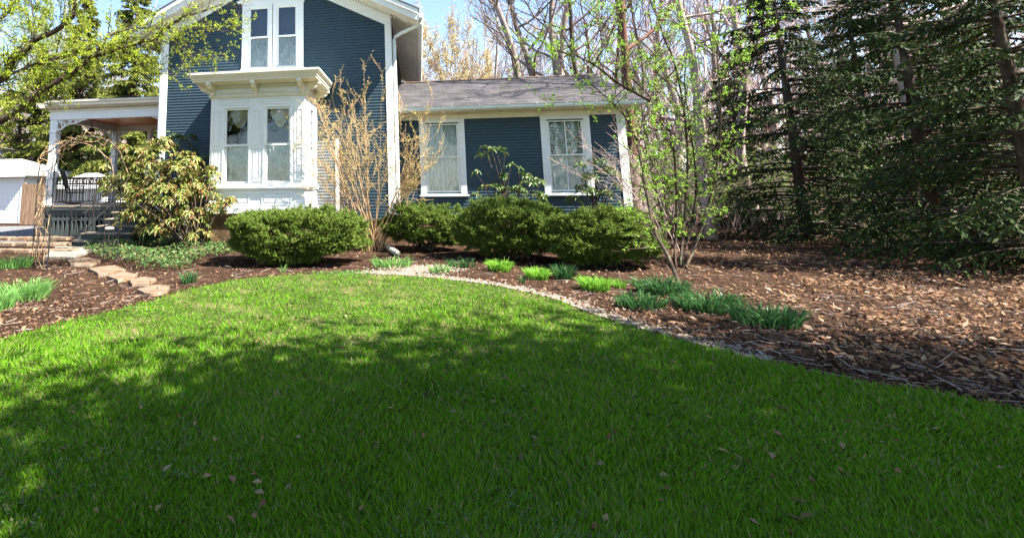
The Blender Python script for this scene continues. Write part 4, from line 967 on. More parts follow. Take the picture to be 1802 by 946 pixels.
# ---- yew hedges -----------------------------------------------------------
def yew(label, c, rx, ry, z0, z1, seed, n=15000, skew=.0):
    """mounded sheared yew on short trunks, open underneath"""
    rng = np.random.default_rng(seed); t = empty('yew_bush', (c[0], c[1], 0), label, 'bush', 'rounded yew bushes along the house')
    zc = z0+(z1-z0)*.45; c3 = np.array([c[0], c[1], zc])
    ph = rng.uniform(0, 6, 8); K = int(n//34*1.7); v = rdir(rng, K)
    lump = 1+.08*np.sin(v[:, 0]*5+ph[0]+2*v[:, 2])+.08*np.sin(v[:, 1]*6+ph[1])+.06*np.sin(v[:, 2]*7+v[:, 0]*4+ph[2])
    k = lump*np.where(rng.uniform(size=K) < .80, rng.uniform(.88, 1.02, K), rng.uniform(.45, .85, K)); sup = np.abs(v)**.82*np.sign(v); A0 = np.zeros((K, 3))
    A0[:, 0] = sup[:, 0]*rx*k; A0[:, 1] = sup[:, 1]*ry*k; A0[:, 2] = np.where(v[:, 2] > 0, sup[:, 2]*(z1-zc)*k, sup[:, 2]*(zc-z0)*k*np.where(rng.uniform(size=K) < .5, .8, 1)); A0[:, 2] += A0[:, 0]*skew
    # every branch carries a flattened fan of sprays
    O = v*np.array([1, 1, .45])+rng.normal(0, .25, (K, 3))+Z*.12; O /= np.linalg.norm(O, axis=1)[:, None]
    Sd = np.cross(O, Z); Sd /= np.linalg.norm(Sd, axis=1)[:, None]+1e-9; Up = np.cross(Sd, O)
    mm = 34; tq = rng.uniform(-.9, .45, (K, mm, 1)); sd_ = rng.normal(0, .5, (K, mm, 1))*(1-.5*(tq+.9)); sz_ = rng.uniform(.09, .17, (K, 1, 1))
    P = A0[:, None]+(O[:, None]*tq+Sd[:, None]*sd_+Up[:, None]*(rng.normal(0, .13, (K, mm, 1))-.25*sd_**2))*sz_*np.array([1, 1, 1.])
    D = O[:, None]+Sd[:, None]*sd_*1.3+rng.normal(0, .22, (K, mm, 3))+Z*.12
    P = P.reshape(-1, 3)+c3; D = D.reshape(-1, 3); ok = P[:, 2] > .06; P = P[ok]; D = D[ok]; n = len(P); D /= np.linalg.norm(D, axis=1)[:, None]
    # each spray: a short twig with paired needles
    m = 6; A = []; B = []; L = []
    U = np.cross(D, rng.normal(size=(n, 3))); U /= np.linalg.norm(U, axis=1)[:, None]+1e-9
    for j in range(m):
        tt = j/m; A.append(P+D*tt*.085); B.append(D*.55+U*(1 if j % 2 else -1)*.8); L.append(rng.uniform(.022, .045, n))
    A = np.concatenate(A); B = np.concatenate(B); L = np.concatenate(L)
    link('foliage', leafmesh('foliage', A, B, L*1.1, .015, rng, up=np.array([[0, -.15, 1.]]), fold=.1), 'yew', t)
    segs = []
    for i in range(26):
        tgt = P[rng.integers(n)]; b0 = np.array([c[0]+rng.normal(0, rx*.16), c[1]+rng.normal(0, ry*.2), 0]); p = b0; q = b0+(tgt-b0)*np.array([.35, .35, .55])
        for k in range(4):
            a_ = (k+1)/4; e = (1-a_)**2*b0+2*a_*(1-a_)*q+a_*a_*tgt; segs.append((p, e, .028*(1-a_*.75), .028*(1-(a_+.2)*.75))); p = e
    link('stems', segmesh('stems', segs, 5), 'bark_dark', t); return t
def hedge_at(label, x0, x1, ytop, ybot, yg, seed, n, ry=.62, skew=0):
    c = gp((x0+x1)/2, yg); Y = c[1]; a, b = at(x0, (ytop+ybot)/2, Y), at(x1, (ytop+ybot)/2, Y)
    z1 = at((x0+x1)/2, ytop, Y)[2]; z0 = max(.12, at((x0+x1)/2, ybot, Y-ry*.5)[2]); rx = (b[0]-a[0])/2
    yew(label, ((a[0]+b[0])/2, Y), rx*.97, ry, z0, z1*.985, seed, n, skew)
hedge_at('broad yew bush directly in front of the bay window', 402, 638, 368, 458, 462, 1, 23000, .85)
hedge_at('smaller yew bush right of the bare tan shrub', 676, 826, 360, 428, 440, 2, 13000, .7)
hedge_at('tall middle yew bush in front of the blue wing wall', 806, 1000, 352, 452, 454, 3, 20000, .8)
hedge_at('low wide yew bush at the right corner of the wing', 962, 1152, 370, 470, 467, 4, 21000, .8)
# ---- rhododendrons ----------------------------------------------------------
def whorls(t, P, N, rng, m, L=.12, W=.038, k=8, name='leaves'):
    A = []; D = []; U = []
    for p, nrm in zip(P, N):
        nrm = unit(nrm); a = unit(np.cross(nrm, rng.normal(size=3))); b = np.cross(nrm, a); kk = rng.integers(k-2, k+2)
        for j in range(kk):
            th = 2*pi*j/kk+rng.uniform(-.2, .2); d = a*cos(th)+b*sin(th)+nrm*rng.uniform(-.25, .55); A.append(p+unit(d)*.01); D.append(d); U.append(nrm)
    n = len(A); me = leafmesh(name, np.array(A), np.array(D), L*rng.uniform(.65, 1.2, n), W*rng.uniform(.8, 1.2, n), rng, up=np.array(U), fold=.32, sag=.38, wide=.55)
    return link(name, me, m, t)
def stems_to(t, base, P, rng, m='bark_dark', r=.02, name='branches', bend=.5, n=5):
    segs = []; base = np.array(base, float)
    for q in P:
        b0 = base+np.array([rng.normal(0, .07), rng.normal(0, .07), 0]); mid = b0+(q-b0)*np.array([.35, .35, .6])+rng.normal(0, .06, 3); p = b0
        for k in range(n):
            a = (k+1)/n; e = (1-a)**2*b0+2*a*(1-a)*mid+a*a*q; segs.append((p, e, r*(1-a*.8)+.003, r*(1-(a)*.8)+.002)); p = e
    return link(name, segmesh(name, segs, 5), m, t)
def rhodo(label, base, blobs, seed, m, n, L=.12, W=.038, nst=40):
    """blobs: (px, py, rx_px, ry_px, Y, depth radius)"""
    rng = np.random.default_rng(seed); t = empty('rhododendron', (base[0], base[1], 0), label, 'shrub', 'rhododendrons against the house'); P = []; N = []
    tot = sum(b[2]*b[3] for b in blobs)
    for px, py, rx, ry, Y, dr in blobs:
        c = at(px, py, Y); ex = at(px+rx, py, Y)[0]-c[0]; ez = c[2]-at(px, py+ry, Y)[2]; k = max(3, int(n*rx*ry/tot)); v = rdir(rng, k)
        v[:, 2] = np.where(v[:, 2] < -.3, -v[:, 2], v[:, 2]); s = (rng.uniform(.35, 1.0, k)*(1+.25*np.sin(v[:, 0]*6+px)*np.sin(v[:, 2]*7+py)))[:, None]+rng.exponential(.05, (k, 1))
        P.append(c+v*np.array([ex, dr, ez])*s); N.append(v+np.array([0, 0, .9])+rng.normal(0, .25, (k, 3)))
    P = np.concatenate(P); N = np.concatenate(N); ok = P[:, 2] > .15; P = P[ok]; N = N[ok]
    whorls(t, P, N, rng, m, L, W)
    sel = rng.permutation(len(P))[:nst]; stems_to(t, (base[0], base[1], 0), P[sel]-N[sel]*.0, rng, r=.026); return t
b_ = gp(342, 446)
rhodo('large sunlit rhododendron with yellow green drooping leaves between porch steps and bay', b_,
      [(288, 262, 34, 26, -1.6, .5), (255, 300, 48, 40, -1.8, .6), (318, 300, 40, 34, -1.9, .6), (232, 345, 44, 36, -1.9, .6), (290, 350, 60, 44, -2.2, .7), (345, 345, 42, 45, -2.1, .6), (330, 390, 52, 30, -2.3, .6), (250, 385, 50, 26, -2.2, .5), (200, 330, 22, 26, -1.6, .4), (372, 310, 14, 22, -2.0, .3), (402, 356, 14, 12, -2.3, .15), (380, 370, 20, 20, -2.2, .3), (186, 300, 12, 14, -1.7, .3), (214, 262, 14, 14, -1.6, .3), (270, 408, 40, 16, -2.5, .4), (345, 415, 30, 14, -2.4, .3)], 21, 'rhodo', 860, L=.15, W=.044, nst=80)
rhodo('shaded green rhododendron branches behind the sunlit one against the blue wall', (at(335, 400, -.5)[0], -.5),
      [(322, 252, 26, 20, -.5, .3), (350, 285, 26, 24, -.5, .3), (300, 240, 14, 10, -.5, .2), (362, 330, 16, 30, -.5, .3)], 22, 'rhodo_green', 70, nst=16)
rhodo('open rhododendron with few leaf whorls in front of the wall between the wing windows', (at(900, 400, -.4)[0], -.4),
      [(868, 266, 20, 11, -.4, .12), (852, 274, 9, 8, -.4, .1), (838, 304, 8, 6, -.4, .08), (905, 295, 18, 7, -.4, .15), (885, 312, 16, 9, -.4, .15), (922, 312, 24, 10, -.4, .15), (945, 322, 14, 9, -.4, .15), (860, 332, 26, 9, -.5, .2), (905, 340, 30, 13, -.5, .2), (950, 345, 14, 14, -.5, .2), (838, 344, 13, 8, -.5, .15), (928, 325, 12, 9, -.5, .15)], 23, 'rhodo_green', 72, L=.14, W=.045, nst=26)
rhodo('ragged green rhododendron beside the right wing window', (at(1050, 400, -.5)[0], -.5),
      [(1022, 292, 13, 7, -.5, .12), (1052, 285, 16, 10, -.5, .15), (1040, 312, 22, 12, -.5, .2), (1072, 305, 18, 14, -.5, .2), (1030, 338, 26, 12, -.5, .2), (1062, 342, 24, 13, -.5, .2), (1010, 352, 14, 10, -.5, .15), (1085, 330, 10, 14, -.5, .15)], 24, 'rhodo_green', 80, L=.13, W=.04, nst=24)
# ---- the bare tan shrub in front of the corner -----------------------------------
def twig_shrub(name, label, base, targets, seed, m, r0=.022, side=9, lvl=1, buds='buds', L2=.75, nb=1, group=None, bs=.03, bunch=.16, bow=.22):
    rng = np.random.default_rng(seed); t = empty(name, (base[0], base[1], 0), label, 'shrub', group); segs = []; tips = []
    for q in targets:
        q = np.array(q, float); b0 = np.array([base[0]+rng.normal(0, bunch), base[1]+rng.normal(0, bunch*.8), 0]); mid = b0+(q-b0)*np.array([bow, bow, .55])+rng.normal(0, .08, 3); p = b0; n = 9
        rr = r0*rng.uniform(.6, 1.2)
        for k in range(n):
            a = (k+1)/n; e = (1-a)**2*b0+2*a*(1-a)*mid+a*a*q+rng.normal(0, .015, 3); segs.append((p, e, rr*(1-.82*(a-1/n)), rr*(1-.82*a)))
            if a > .35:
                for _ in range(int(side/6+rng.uniform(0, 1))):
                    dd = unit(unit(e-p)+rng.normal(0, .65, 3)+Z*.1); grow(segs, tips, e, dd, L2*rng.uniform(.4, 1.1)*(1.2-.5*a), rr*.42*(1.1-.6*a), lvl, rng, .6, 3.4, .14, .03, .12, .0035)
            p = e
        tips.append((p, unit(p-b0), 0))
    link('branches', segmesh('branches', segs, 4), m, t)
    if buds:
        T = np.array([q[0] for q in tips]); T = np.repeat(T, nb, 0); n = len(T); T = T+rng.normal(0, .015, (n, 3))
        link('buds', leafmesh('buds', T, rdir(rng, n)+Z*.4, rng.uniform(.6, 1.4, n)*bs, bs*.5, rng, fold=.2), buds, t)
    return t
bs = gp(656, 441); rng = np.random.default_rng(5); tg = []
for px, py in [(598, 150), (612, 165), (640, 142), (655, 150), (672, 150), (585, 170), (560, 190), (690, 185), (705, 200), (575, 215), (545, 165), (540, 225), (532, 250), (556, 268), (548, 160), (724, 195), (740, 215), (752, 250), (735, 290), (700, 240), (715, 265), (640, 190), (625, 215), (660, 205), (650, 240), (610, 245), (600, 200), (680, 225), (528, 200), (572, 250), (590, 300), (730, 330), (570, 320), (600, 270), (670, 265), (590, 230)]:
    tg.append(at(px, py, bs[1]+rng.uniform(-1.1, .8)))
twig_shrub('bare_shrub', 'tall bare tan shrub with yellow buds fanning up before the house corner', bs, tg[::2]+tg[1::4]+[at(px, py, bs[1]+.1) for px, py in ((515, 215), (522, 270), (560, 185), (765, 235), (760, 185), (748, 300), (770, 270), (540, 300))], 6, 'twig_tan', .017, 8, 1, 'buds', .74, 2, bs=.032, bow=.46)
b2 = gp(1168, 440); rng = np.random.default_rng(9); tg = [at(rng.uniform(985, 1110), rng.uniform(212, 300), b2[1]+rng.uniform(-.3, 1.2)) for _ in range(15)]
twig_shrub('bare_shrub', 'bare grey brown shrub with fine twigs reaching left across the right window', b2, tg, 10, 'bark_pink', .014, 7, 1, None, .6)
# brush right of the wing
rng = np.random.default_rng(14)
for i, (px, Y, w_, h_, lab) in enumerate([(1150, 4, 60, 3.2, 'tangled tan brush right of the wing corner'), (1200, 2.5, 60, 2.6, 'tangled brush behind the leafy multi-stem stems'), (1260, 5, 70, 3.0, 'tall tangled brush first past the leafy tree'), (1340, 3, 70, 2.4, 'low tangled brush left of the broad evergreen'), (1480, 3.5, 80, 2.8, 'tangled brush between the first two evergreens')]):
    b0 = tx(px, Y); tg = [np.array([b0[0]+rng.normal(0, w_/45), Y+rng.normal(0, .6), rng.uniform(.4, 1)*h_]) for _ in range(24)]
    twig_shrub('brush', lab, b0, tg, 20+i, 'bark_pink', .014, 7, 1, 'spring_green', .6, 1, 'brush at the edge of the wood', bs=.045, bunch=.5)
# ---- leafy branches ----------------------------------------------------------
def leafy(t, limbs, rng, bark, leafm, tw=(.35, .8), every=.13, lvl=1, cl=5, lsz=.04, minr=.003, curl=.05, kids=3.2, lob=.55, start=.0, upb=.05, thin=None):
    """limbs: (points, r0, r1); twigs grow along each, leaf clusters at the nodes of the twigs"""
    mb = MB(); segs = []; tips = []
    for pts, r0, r1 in limbs:
        P = smoothpoly(pts, 5); n = len(P); R = [r0+(r1-r0)*k/(n-1) for k in range(n)]; mb.tube(P, R, 8)
        acc = 0
        for k in range(1, n):
            sl = np.linalg.norm(P[k]-P[k-1]); acc += sl/every
            if k/n < start: acc = 0
            while acc > 1:
                acc -= 1; d = unit(P[k]-P[k-1]); dd = unit(d*.5+rng.normal(0, .7, 3)+Z*.1)
                grow(segs, tips, P[k], dd, rng.uniform(*tw), min(R[k]*.5, .012), lvl, rng, .7, kids, .16, upb, .12, minr)
    mb.build('limbs', bark, t, smooth=True)
    link('twigs', segmesh('twigs', segs, 4), bark, t)
    T = np.array([q[0] for q in tips]); keep = rng.uniform(size=len(T)) < (lob if thin is None else np.where(T[:, 0] > thin, lob*.45, lob)); T = T[keep]; T = np.repeat(T, cl, 0); n = len(T)
    link('leaves', leafmesh('leaves', T+rng.normal(0, lsz*.35, (n, 3)), rdir(rng, n)+Z*.35, rng.uniform(.6, 1.3, n)*lsz, lsz*.55, rng, fold=.15), leafm, t)
def pl(pts, Y0, Y1=None):
    Y1 = Y0 if Y1 is None else Y1; n = len(pts); return [at(x, y, Y0+(Y1-Y0)*i/(n-1)) for i, (x, y) in enumerate(pts)]
rng = np.random.default_rng(77)
root = at(-330, 420, -6.5); root = np.array([root[0], -6.5, 0])
ml = empty('maple_tree', root, 'near tree whose limbs with yellow green spring leaves reach in from the upper left', 'tree')
hub = at(-200, 330, -6.5)
tk = MB(); tk.tube([root, root+(hub-root)*.5+np.array([.08, 0, 0]), hub, at(-300, -60, -6.7)], [.26, .21, .17, .08], 12); tk.build('trunk', 'bark_dark', ml, smooth=True)
hub2 = at(-240, 190, -6.6)
limbs = [(pl([(-200, 330), (-90, 255), (0, 213), (46, 180), (80, 155), (133, 124), (158, 103), (192, 91), (221, 82), (256, 72), (276, 68), (302, 43), (327, 28), (357, 21), (385, 8)], -6.5, -5.3), .085, .008),
         (pl([(158, 103), (172, 88), (190, 65), (211, 55), (240, 50), (280, 50), (323, 50), (360, 52), (400, 55), (418, 42)], -6.2, -5.2), .032, .005),
         (pl([(-240, 190), (-120, 190), (0, 140), (20, 105), (45, 88), (62, 70), (95, 56), (125, 33), (131, 18), (133, -20)], -6.5, -6.2), .09, .03),
         (pl([(-60, 165), (0, 140), (55, 115), (95, 103), (130, 92), (155, 88), (200, 90), (240, 96)], -6.5, -5.8), .03, .005),
         (pl([(-120, 80), (0, 33), (15, 14), (25, -10)], -6.5, -6.3), .035, .015), (pl([(-60, 190), (20, 98), (70, 108), (110, 128), (130, 150)], -5.9, -5.6), .012, .004),
         (pl([(62, 70), (60, 40), (55, 0), (50, -30)], -6.4, -6.2), .018, .006), (pl([(145, 112), (148, 80), (145, 45), (150, 10)], -6.2, -6.), .012, .004),
         (pl([(200, 88), (230, 110), (270, 118), (300, 130)], -5.9, -5.5), .010, .003), (pl([(268, 72), (300, 75), (330, 92), (375, 90)], -5.6, -5.3), .009, .003),
         (pl([(-150, 20), (-60, -20), (40, -30), (160, -40)], -6.5, -6.), .04, .012), (pl([(302, 45), (298, 60), (330, 100), (345, 115)], -5.5, -5.3), .007, .003)]
leafy(ml, limbs, rng, 'bark_dark', 'spring', (.22, .62), .07, 1, 6, .045, .0028, lob=.66, start=.0, thin=at(285, 60, -5.6)[0])
# leafy yellow green trees standing further back at the upper left
for i, (px, Y, h, lab) in enumerate([(96, 15, 13, 'yellow green leafy tree behind the porch corner post'), (36, 16, 12, 'yellow green leafy tree behind the near limbs, left of the spruces'), (-50, 14, 12, 'yellow green leafy tree at the far left edge'), (120, 22, 13, 'pale leafy tree rising behind the dense spruce')]):
    bare_tree('leafy_tree', lab, 'tree', tx(px, Y), h, .16, 150+i, 'bark_dark', 4, fork=.25, group='young leafed trees left of the house', leaves='spring', kids=2.5, minr=.008, spread=.6, lsz=.11, nleaf=2, stems=1)
# ---- right multi-stem tree
rng = np.random.default_rng(88); base = gp(1180, 468)
rt = empty('serviceberry_tree', base, 'near multi-stem tree with small bright green leaves at the right of the house', 'tree')
YR = base[1]
def st(pts, Ya, Yb): return [gp(*pts[0])]+pl(pts[1:], Ya, Yb)
limbs = [(st([(1200, 512), (1175, 450), (1153, 409), (1139, 345), (1128, 284), (1122, 246), (1131, 217), (1143, 185), (1150, 165), (1158, 120)], gp(1195, 505)[1], YR), .032, .008),
         (pl([(1122, 250), (1104, 212), (1091, 195), (1065, 170), (1040, 148), (1010, 125), (988, 103), (960, 80)], YR), .022, .005),
         (st([(1186, 470), (1190, 400), (1190, 320), (1185, 260), (1177, 225), (1168, 214), (1150, 181), (1135, 160), (1108, 133), (1078, 89), (1060, 60)], YR, YR-.3), .028, .006),
         (pl([(1150, 181), (1130, 170), (1116, 162), (1098, 152), (1080, 141), (1060, 124), (1045, 114), (1017, 99), (1002, 84), (988, 57)], YR-.2, YR-.5), .036, .010),
         (pl([(1108, 133), (1118, 124), (1139, 107), (1160, 80), (1175, 50)], YR-.3), .014, .005),
         (st([(1196, 472), (1205, 380), (1210, 280), (1203, 190), (1185, 105), (1170, 72), (1158, 34), (1143, 0), (1135, -30)], YR+.1, YR-.3), .026, .009),
         (pl([(1158, 34), (1180, 38), (1200, 44), (1240, 40)], YR-.3), .012, .006), (pl([(1080, 60), (1062, 42), (1045, 30), (1030, 15), (1013, 2), (1000, -20)], YR-.3), .014, .006),
         (pl([(1000, 84), (1032, 55), (1052, 36), (1074, 11), (1085, -10)], YR-.5), .010, .005),
         (st([(1178, 472), (1170, 400), (1158, 350), (1150, 320), (1145, 300)], YR, YR), .020, .006), (st([(1190, 474), (1185, 420), (1172, 370), (1168, 330), (1150, 290), (1128, 262)], YR, YR), .018, .005),
         (st([(1200, 470), (1215, 400), (1225, 330), (1218, 250), (1205, 150), (1210, 80)], YR+.2, YR), .026, .008), (st([(1206, 474), (1235, 400), (1260, 300), (1268, 200), (1262, 100), (1270, 10)], YR+.1, YR-.2), .028, .009),
         (pl([(988, 103), (965, 100), (940, 110), (915, 118)], YR), .008, .003), (pl([(1017, 99), (985, 92), (955, 88), (925, 80)], YR-.4), .009, .003), (pl([(1065, 170), (1030, 165), (1000, 170), (970, 185)], YR), .008, .003),
         (pl([(1262, 160), (1300, 120), (1340, 60), (1360, 0)], YR), .014, .006), (pl([(1203, 190), (1190, 160), (1150, 120), (1120, 60), (1110, 0)], YR-.2), .014, .006)]
leafy(rt, limbs, rng, 'bark_dark', 'spring_green', (.22, .6), .11, 1, 6, .044, .0026, lob=.42, start=.12, kids=2.6)
# ---- arbor with vine
ar = empty('garden_arbor', (gp(130, 462)[0], gp(130, 462)[1], 0), 'tall black iron garden arbor with arched top over the walk to the steps', 'arbor')
A1, A2, B1, B2 = gp(56, 458), gp(181, 453), gp(83, 477), gp(206, 466)
def arch_pts(p, q, hs=2.05, ap=.72, n=14):
    out = [p, p+Z*hs*.5, p+Z*hs]; m = (q-p)
    for k in range(1, n): a = pi*k/n; out.append(p+m*(1-cos(a))/2+Z*(hs+ap*sin(a)**.9))
    return out+[q+Z*hs, q+Z*hs*.5, q]
for p, q in ((A1, A2), (B1, B2)):
    b = MB(); b.tube(arch_pts(p, q), .013, 6); b.build('arch', 'iron', ar)
for p, q in ((A1, B1), (A2, B2)):
    b = MB()
    for z in (.12, .45, .8, 1.15, 1.5, 1.85, 2.05): b.tube([p+Z*z, q+Z*z], .006, 5)
    for f in (.33, .66): b.tube([p+(q-p)*f, p+(q-p)*f+Z*2.05], .006, 5)
    for k in range(6):
        z = .12+k*.33; b.tube([p+(q-p)*t+Z*(z+.30*sin(t*pi)) for t in np.linspace(0, 1, 7)], .005, 4)
    b.build('lattice', 'iron', ar)
b = MB(); PA, PB_ = arch_pts(A1, A2), arch_pts(B1, B2)
for k in range(3, 16): b.tube([PA[k], PB_[k]], .005, 4)
b.build('arch_rung', 'iron', ar)
rng = np.random.default_rng(17); vn = empty('climbing_vine', (A1[0]+.3, A1[1]-.3, 0), 'leafless tan vine climbing the left legs and top of the arbor', 'vine'); segs = []; tips = []
for i in range(6):
    f = rng.uniform(0, 1); b0 = A1+(B1-A1)*f+rng.normal(0, .05, 3)*np.array([1, 1, 0]); path = [b0]
    hh = rng.uniform(1.6, 2.1)
    for k in range(1, 9): path.append(b0+Z*hh*k/8+rng.normal(0, .05, 3)*np.array([1, 1, .2]))
    end = rng.uniform(.25, 1.0)
    PP = np.array(PA if f < .5 else PB_); m = int(3+end*12)
    for k in range(3, m): path.append(PP[k]+rng.normal(0, .06, 3)+Z*.03)
    if rng.uniform() < .5:
        e = path[-1]
        for k in range(4): e = e+np.array([.12, 0, -.10*k])+rng.normal(0, .04, 3); path.append(e)
    path = smoothpoly(path, 2)
    for a_, c_ in zip(path[:-1], path[1:]): segs.append((a_, c_, .008, .008)); 
    for k in range(6, len(path), 4):
        grow(segs, tips, path[k], rng.normal(size=3)+Z*.2, rng.uniform(.12, .35), .005, 0, rng, minr=.003)
link('stems', segmesh('stems', segs, 4), 'twig_tan', vn)
T = np.array([q[0] for q in tips]); n = len(T); link('buds', leafmesh('buds', T, rdir(rng, n), .022, .012, rng), 'buds', vn)
# path light beside the steps
p = gp(190, 447); pt_ = empty('path_light', p, 'small stake light with pale round cap in the ivy beside the steps', 'path light')
zt = at(190, 402, p[1])[2]
b = MB(); b.tube([p, p+Z*(zt-.02)], .012, 6); b.build('stake', 'iron', pt_)
b = MB(); b.tube([p+Z*(zt-.05), p+Z*(zt-.02), p+Z*(zt), p+Z*(zt+.03), p+Z*(zt+.05)], [.04, .10, .125, .10, .02], 14); b.build('cap', 'capwhite', pt_, smooth=True)
# ---- ivy
rng = np.random.default_rng(19); Pv = []
ivpoly = [gp(*q)[:2] for q in [(146, 440), (190, 420), (260, 412), (330, 420), (380, 428), (412, 436), (412, 446), (370, 455), (345, 470), (310, 478), (255, 478), (220, 468), (190, 462), (165, 452)]]
ivpoly = [tuple(v) for v in ivpoly]
xs = np.array(ivpoly); n = 26000; X = rng.uniform(xs[:, 0].min(), xs[:, 0].max(), n); Y = rng.uniform(xs[:, 1].min(), xs[:, 1].max(), n); k = in_poly(ivpoly, X, Y); X, Y = X[k], Y[k]; n = len(X)
hgt = .10+.12*(np.sin(X*3)*np.sin(Y*2.3+1)+1); P = np.stack([X, Y, rng.uniform(.02, 1, n)**.6*hgt], 1)
D = rdir(rng, n); D[:, 2] = np.abs(D[:, 2])*.5
tag(link('ivy', leafmesh('ivy', P, D, rng.uniform(.035, .075, n), rng.uniform(.035, .06, n), rng, up=np.array([[0, -.3, 1.]]), fold=.2), 'ivy'), 'ivy and low leaves covering the ground by the steps', 'ivy', kind='stuff')
# moss patches
def patch_stuff(name, label, cat, px, py, rx, ry, m, n, L, seed):
    rng = np.random.default_rng(seed); q = np.stack([px+rng.normal(0, rx, n), py+rng.normal(0, ry, n)], 1); P = np.array([gp(*v) for v in q]); 
    D = rdir(rng, n); D[:, 2] = np.abs(D[:, 2])+.4
    tag(link(name, leafmesh(name, P, D, rng.uniform(.6, 1.3, n)*L, L*.5, rng, fold=.1), m), label, cat, kind='stuff')
patch_stuff('moss', 'bright yellow green moss patch under the gap between the yew bushes', 'moss', 808, 424, 16, 3, 'lily', 1500, .035, 1)
patch_stuff('weeds', 'low yellowish weeds at the lawn edge below the bare shrub', 'weeds', 640, 480, 45, 2, 'onion', 1200, .03, 2)
# ---- clumps of strap leaves
def clump(name, label, cat, px, py, rad, h, n, m, seed, wd=.014, flop=.5, group=None, ell=1.):
    rng = np.random.default_rng(seed); c = gp(px, py); k = 5; V = []; F = []
    for i in range(n):
        a = rng.uniform(0, 2*pi); rr = rad*.55*math.sqrt(rng.uniform()); b0 = np.array([c[0]+cos(a)*rr*ell, c[1]+sin(a)*rr, 0]); L = h*rng.uniform(.6, 1.2)
        az = a+rng.normal(0, .7); out = np.array([cos(az)*ell, sin(az), 0]); d0 = unit(Z+out*rng.uniform(.05, .5)); sd = unit(np.cross(d0, rng.normal(size=3))); p = b0; w_ = wd*rng.uniform(.7, 1.2); fl = flop*rng.uniform(.5, 1.5); i0 = len(V)
        for j in range(k+1):
            t = j/k; ww = w_*(1-t**2.2)*.5+.0008; V += [p-sd*ww, p+sd*ww]; dd = unit(d0+(out*.8-Z*1.0)*fl*t*t*1.6); p = p+dd*L/k
            if p[2] < .01: p[2] = .01
        for j in range(k): F.append((i0+2*j, i0+2*j+1, i0+2*j+3, i0+2*j+2))
    V = np.array(V); V[:, 0] -= c[0]; V[:, 1] -= c[1]
    o = link(name, npmesh(name, V, np.array(F)), m); o.location = (c[0], c[1], 0); return tag(o, label, cat, group)
dl = 'fresh daylily clumps along the gravel edge'
clump('daylily', 'rounded bright green daylily clump, farthest left of the four', 'plant', 880, 476, .36, .22, 460, 'lily', 1, .016, .85, dl)
clump('daylily', 'bright green daylily clump second along the gravel, left half of a pair', 'plant', 946, 490, .33, .21, 420, 'lily', 2, .016, .85, dl)
clump('daylily', 'darker daylily clump touching the right side of a brighter one', 'plant', 992, 490, .28, .24, 220, 'bluegreen', 3, .016, .45, dl)  # darker through its leaf colour
clump('daylily', 'brightest yellow green daylily clump nearest the lower right', 'plant', 1048, 510, .34, .22, 460, 'lily', 4, .016, .85, dl)
clump('daylily', 'tiny daylily tuft beside the brightest clump', 'plant', 1090, 506, .16, .14, 90, 'lily', 5, .012, .5, dl)
sg = 'loose floppy bulb leaf tufts'
clump('bulb_leaves', 'floppy light green bulb leaves in front of the drain pipe', 'plant', 690, 470, .5, .26, 170, 'onion', 6, .014, 1.0, sg, 1.4)
clump('bulb_leaves', 'floppy green bulb leaves right of the gravel patch', 'plant', 772, 480, .30, .22, 90, 'onion', 7, .014, 1.0, sg, 1.2)
clump('bulb_leaves', 'blue green bulb leaves in front of the smaller yew', 'plant', 812, 470, .34, .22, 110, 'bluegreen', 8, .014, .9, sg, 1.4)
clump('bulb_leaves', 'small blue green tuft between rhododendron and lawn', 'plant', 333, 498, .26, .24, 80, 'bluegreen', 9, .014, .9, sg)
clump('bulb_leaves', 'tiny blue green tuft in the mulch between daylilies and gravel', 'plant', 920, 498, .10, .15, 22, 'bluegreen', 10, .012, .7, sg)
clump('bulb_leaves', 'tiny tuft in the dark shade before the bay window yew', 'plant', 497, 479, .10, .16, 18, 'onion', 11, .012, .7, sg)
gg = 'grassy tufts at the lower left'
clump('grass_tuft', 'fresh green grassy tuft beside the stone edging', 'plant', 22, 470, .55, .26, 420, 'onion', 12, .011, .6, gg, 1.2)
clump('grass_tuft', 'larger grassy tuft in the lower left corner bed', 'plant', 40, 526, .55, .30, 420, 'onion', 13, .012, .6, gg, 1.2)
clump('grass_tuft', 'grassy tuft cut by the left edge below the larger one', 'plant', -10, 545, .4, .30, 260, 'onion', 14, .012, .6, gg)
bl_ = 'dark strap leaf plants in the lower right bed'
clump('strap_leaf_plant', 'dark blue green strap leaf clump at the foot of the leafy multi-stem tree', 'plant', 1165, 516, .5, .27, 380, 'bluegreen', 15, .018, .9, bl_, 1.2)
clump('strap_leaf_plant', 'dark strap leaf clump next to the lawn edge, left of the multi-stem tree', 'plant', 1130, 540, .4, .22, 220, 'bluegreen', 16, .018, .9, bl_, 1.3)
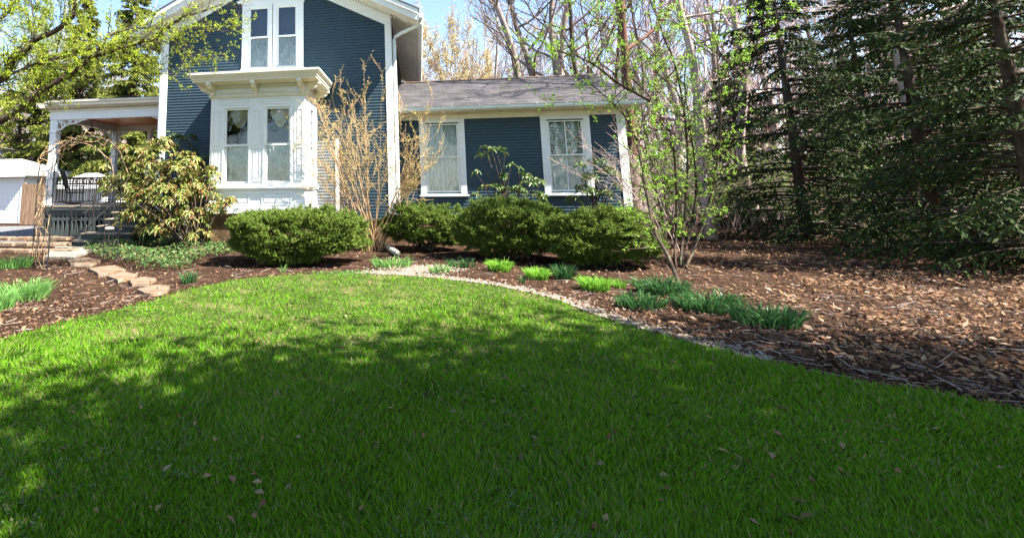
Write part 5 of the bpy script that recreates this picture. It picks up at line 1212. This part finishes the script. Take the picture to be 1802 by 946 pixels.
clump('strap_leaf_plant', 'large dark strap leaf clump right of the multi-stem tree', 'plant', 1245, 545, .5, .28, 360, 'bluegreen', 17, .018, .9, bl_, 1.3)
clump('strap_leaf_plant', 'dark strap leaf clump further right along the lawn edge', 'plant', 1350, 570, .45, .26, 300, 'bluegreen', 18, .018, .9, bl_, 1.3)
# unseen leafy trees added to shade the foreground, and trees across the street behind the viewer
sh = 'unseen trees added to shade the foreground'
def shade(label, base, h, rad, seed, n, src=None):
    rng = np.random.default_rng(seed); t = empty('added_shade_tree', base, label, 'tree', sh); b0 = np.array(base, float)
    tr = MB(); tr.tube([b0, b0+Z*h*.35, b0+Z*h*.8], [.3, .22, .08], 10); tr.build('trunk', 'bark', t, smooth=True)
    cs = [b0+Z*h*.7+rdir(rng, 1)[0]*np.array([rad*.7, rad*.7, h*.22])*rng.uniform(.3, 1) for _ in range(26)]
    segs = []
    for c in cs:
        p = b0+Z*h*rng.uniform(.3, .55); m = (p+c)/2+Z*.4; segs += [(p, m, .08, .05), (m, c, .05, .02)]
    link('branches', segmesh('branches', segs, 5), 'bark', t)
    P = []
    for c in cs: P.append(c+rng.normal(size=(n//26, 3))*rad*.24)
    P = np.concatenate(P); link('leaves', leafmesh('leaves', P, rdir(rng, len(P)), .2, .13, rng, fold=.1), 'spring_green', t); return t
t1 = shade('added unseen leafy tree right of the viewer, shading the foreground', (5.8, -13.6, 0), 11, 3.2, 1, 11500)
for x, y, s_, lab in ((10.0, -12.8, 1.1, 'second added unseen tree further right of the viewer, for shade'), (3.4, -17.2, 1.0, 'added unseen tree just behind the viewer, for shade'), (9.5, -15, 1.15, 'added unseen tree behind and right of the viewer, for shade')):
    dup_tree(t1, (x, y, 0), x, s_, lab)
for i, (x, y) in enumerate(((-11, -38), (-3, -42), (6, -36), (15, -44))):
    dup_tree(wood_proto[i], (x, y, 0), i*1.3, 1.2, ['bare street tree mirrored in the bay glass', 'bare street tree behind the viewer on the left', 'bare street tree straight behind the viewer', 'bare street tree behind the viewer on the right'][i])
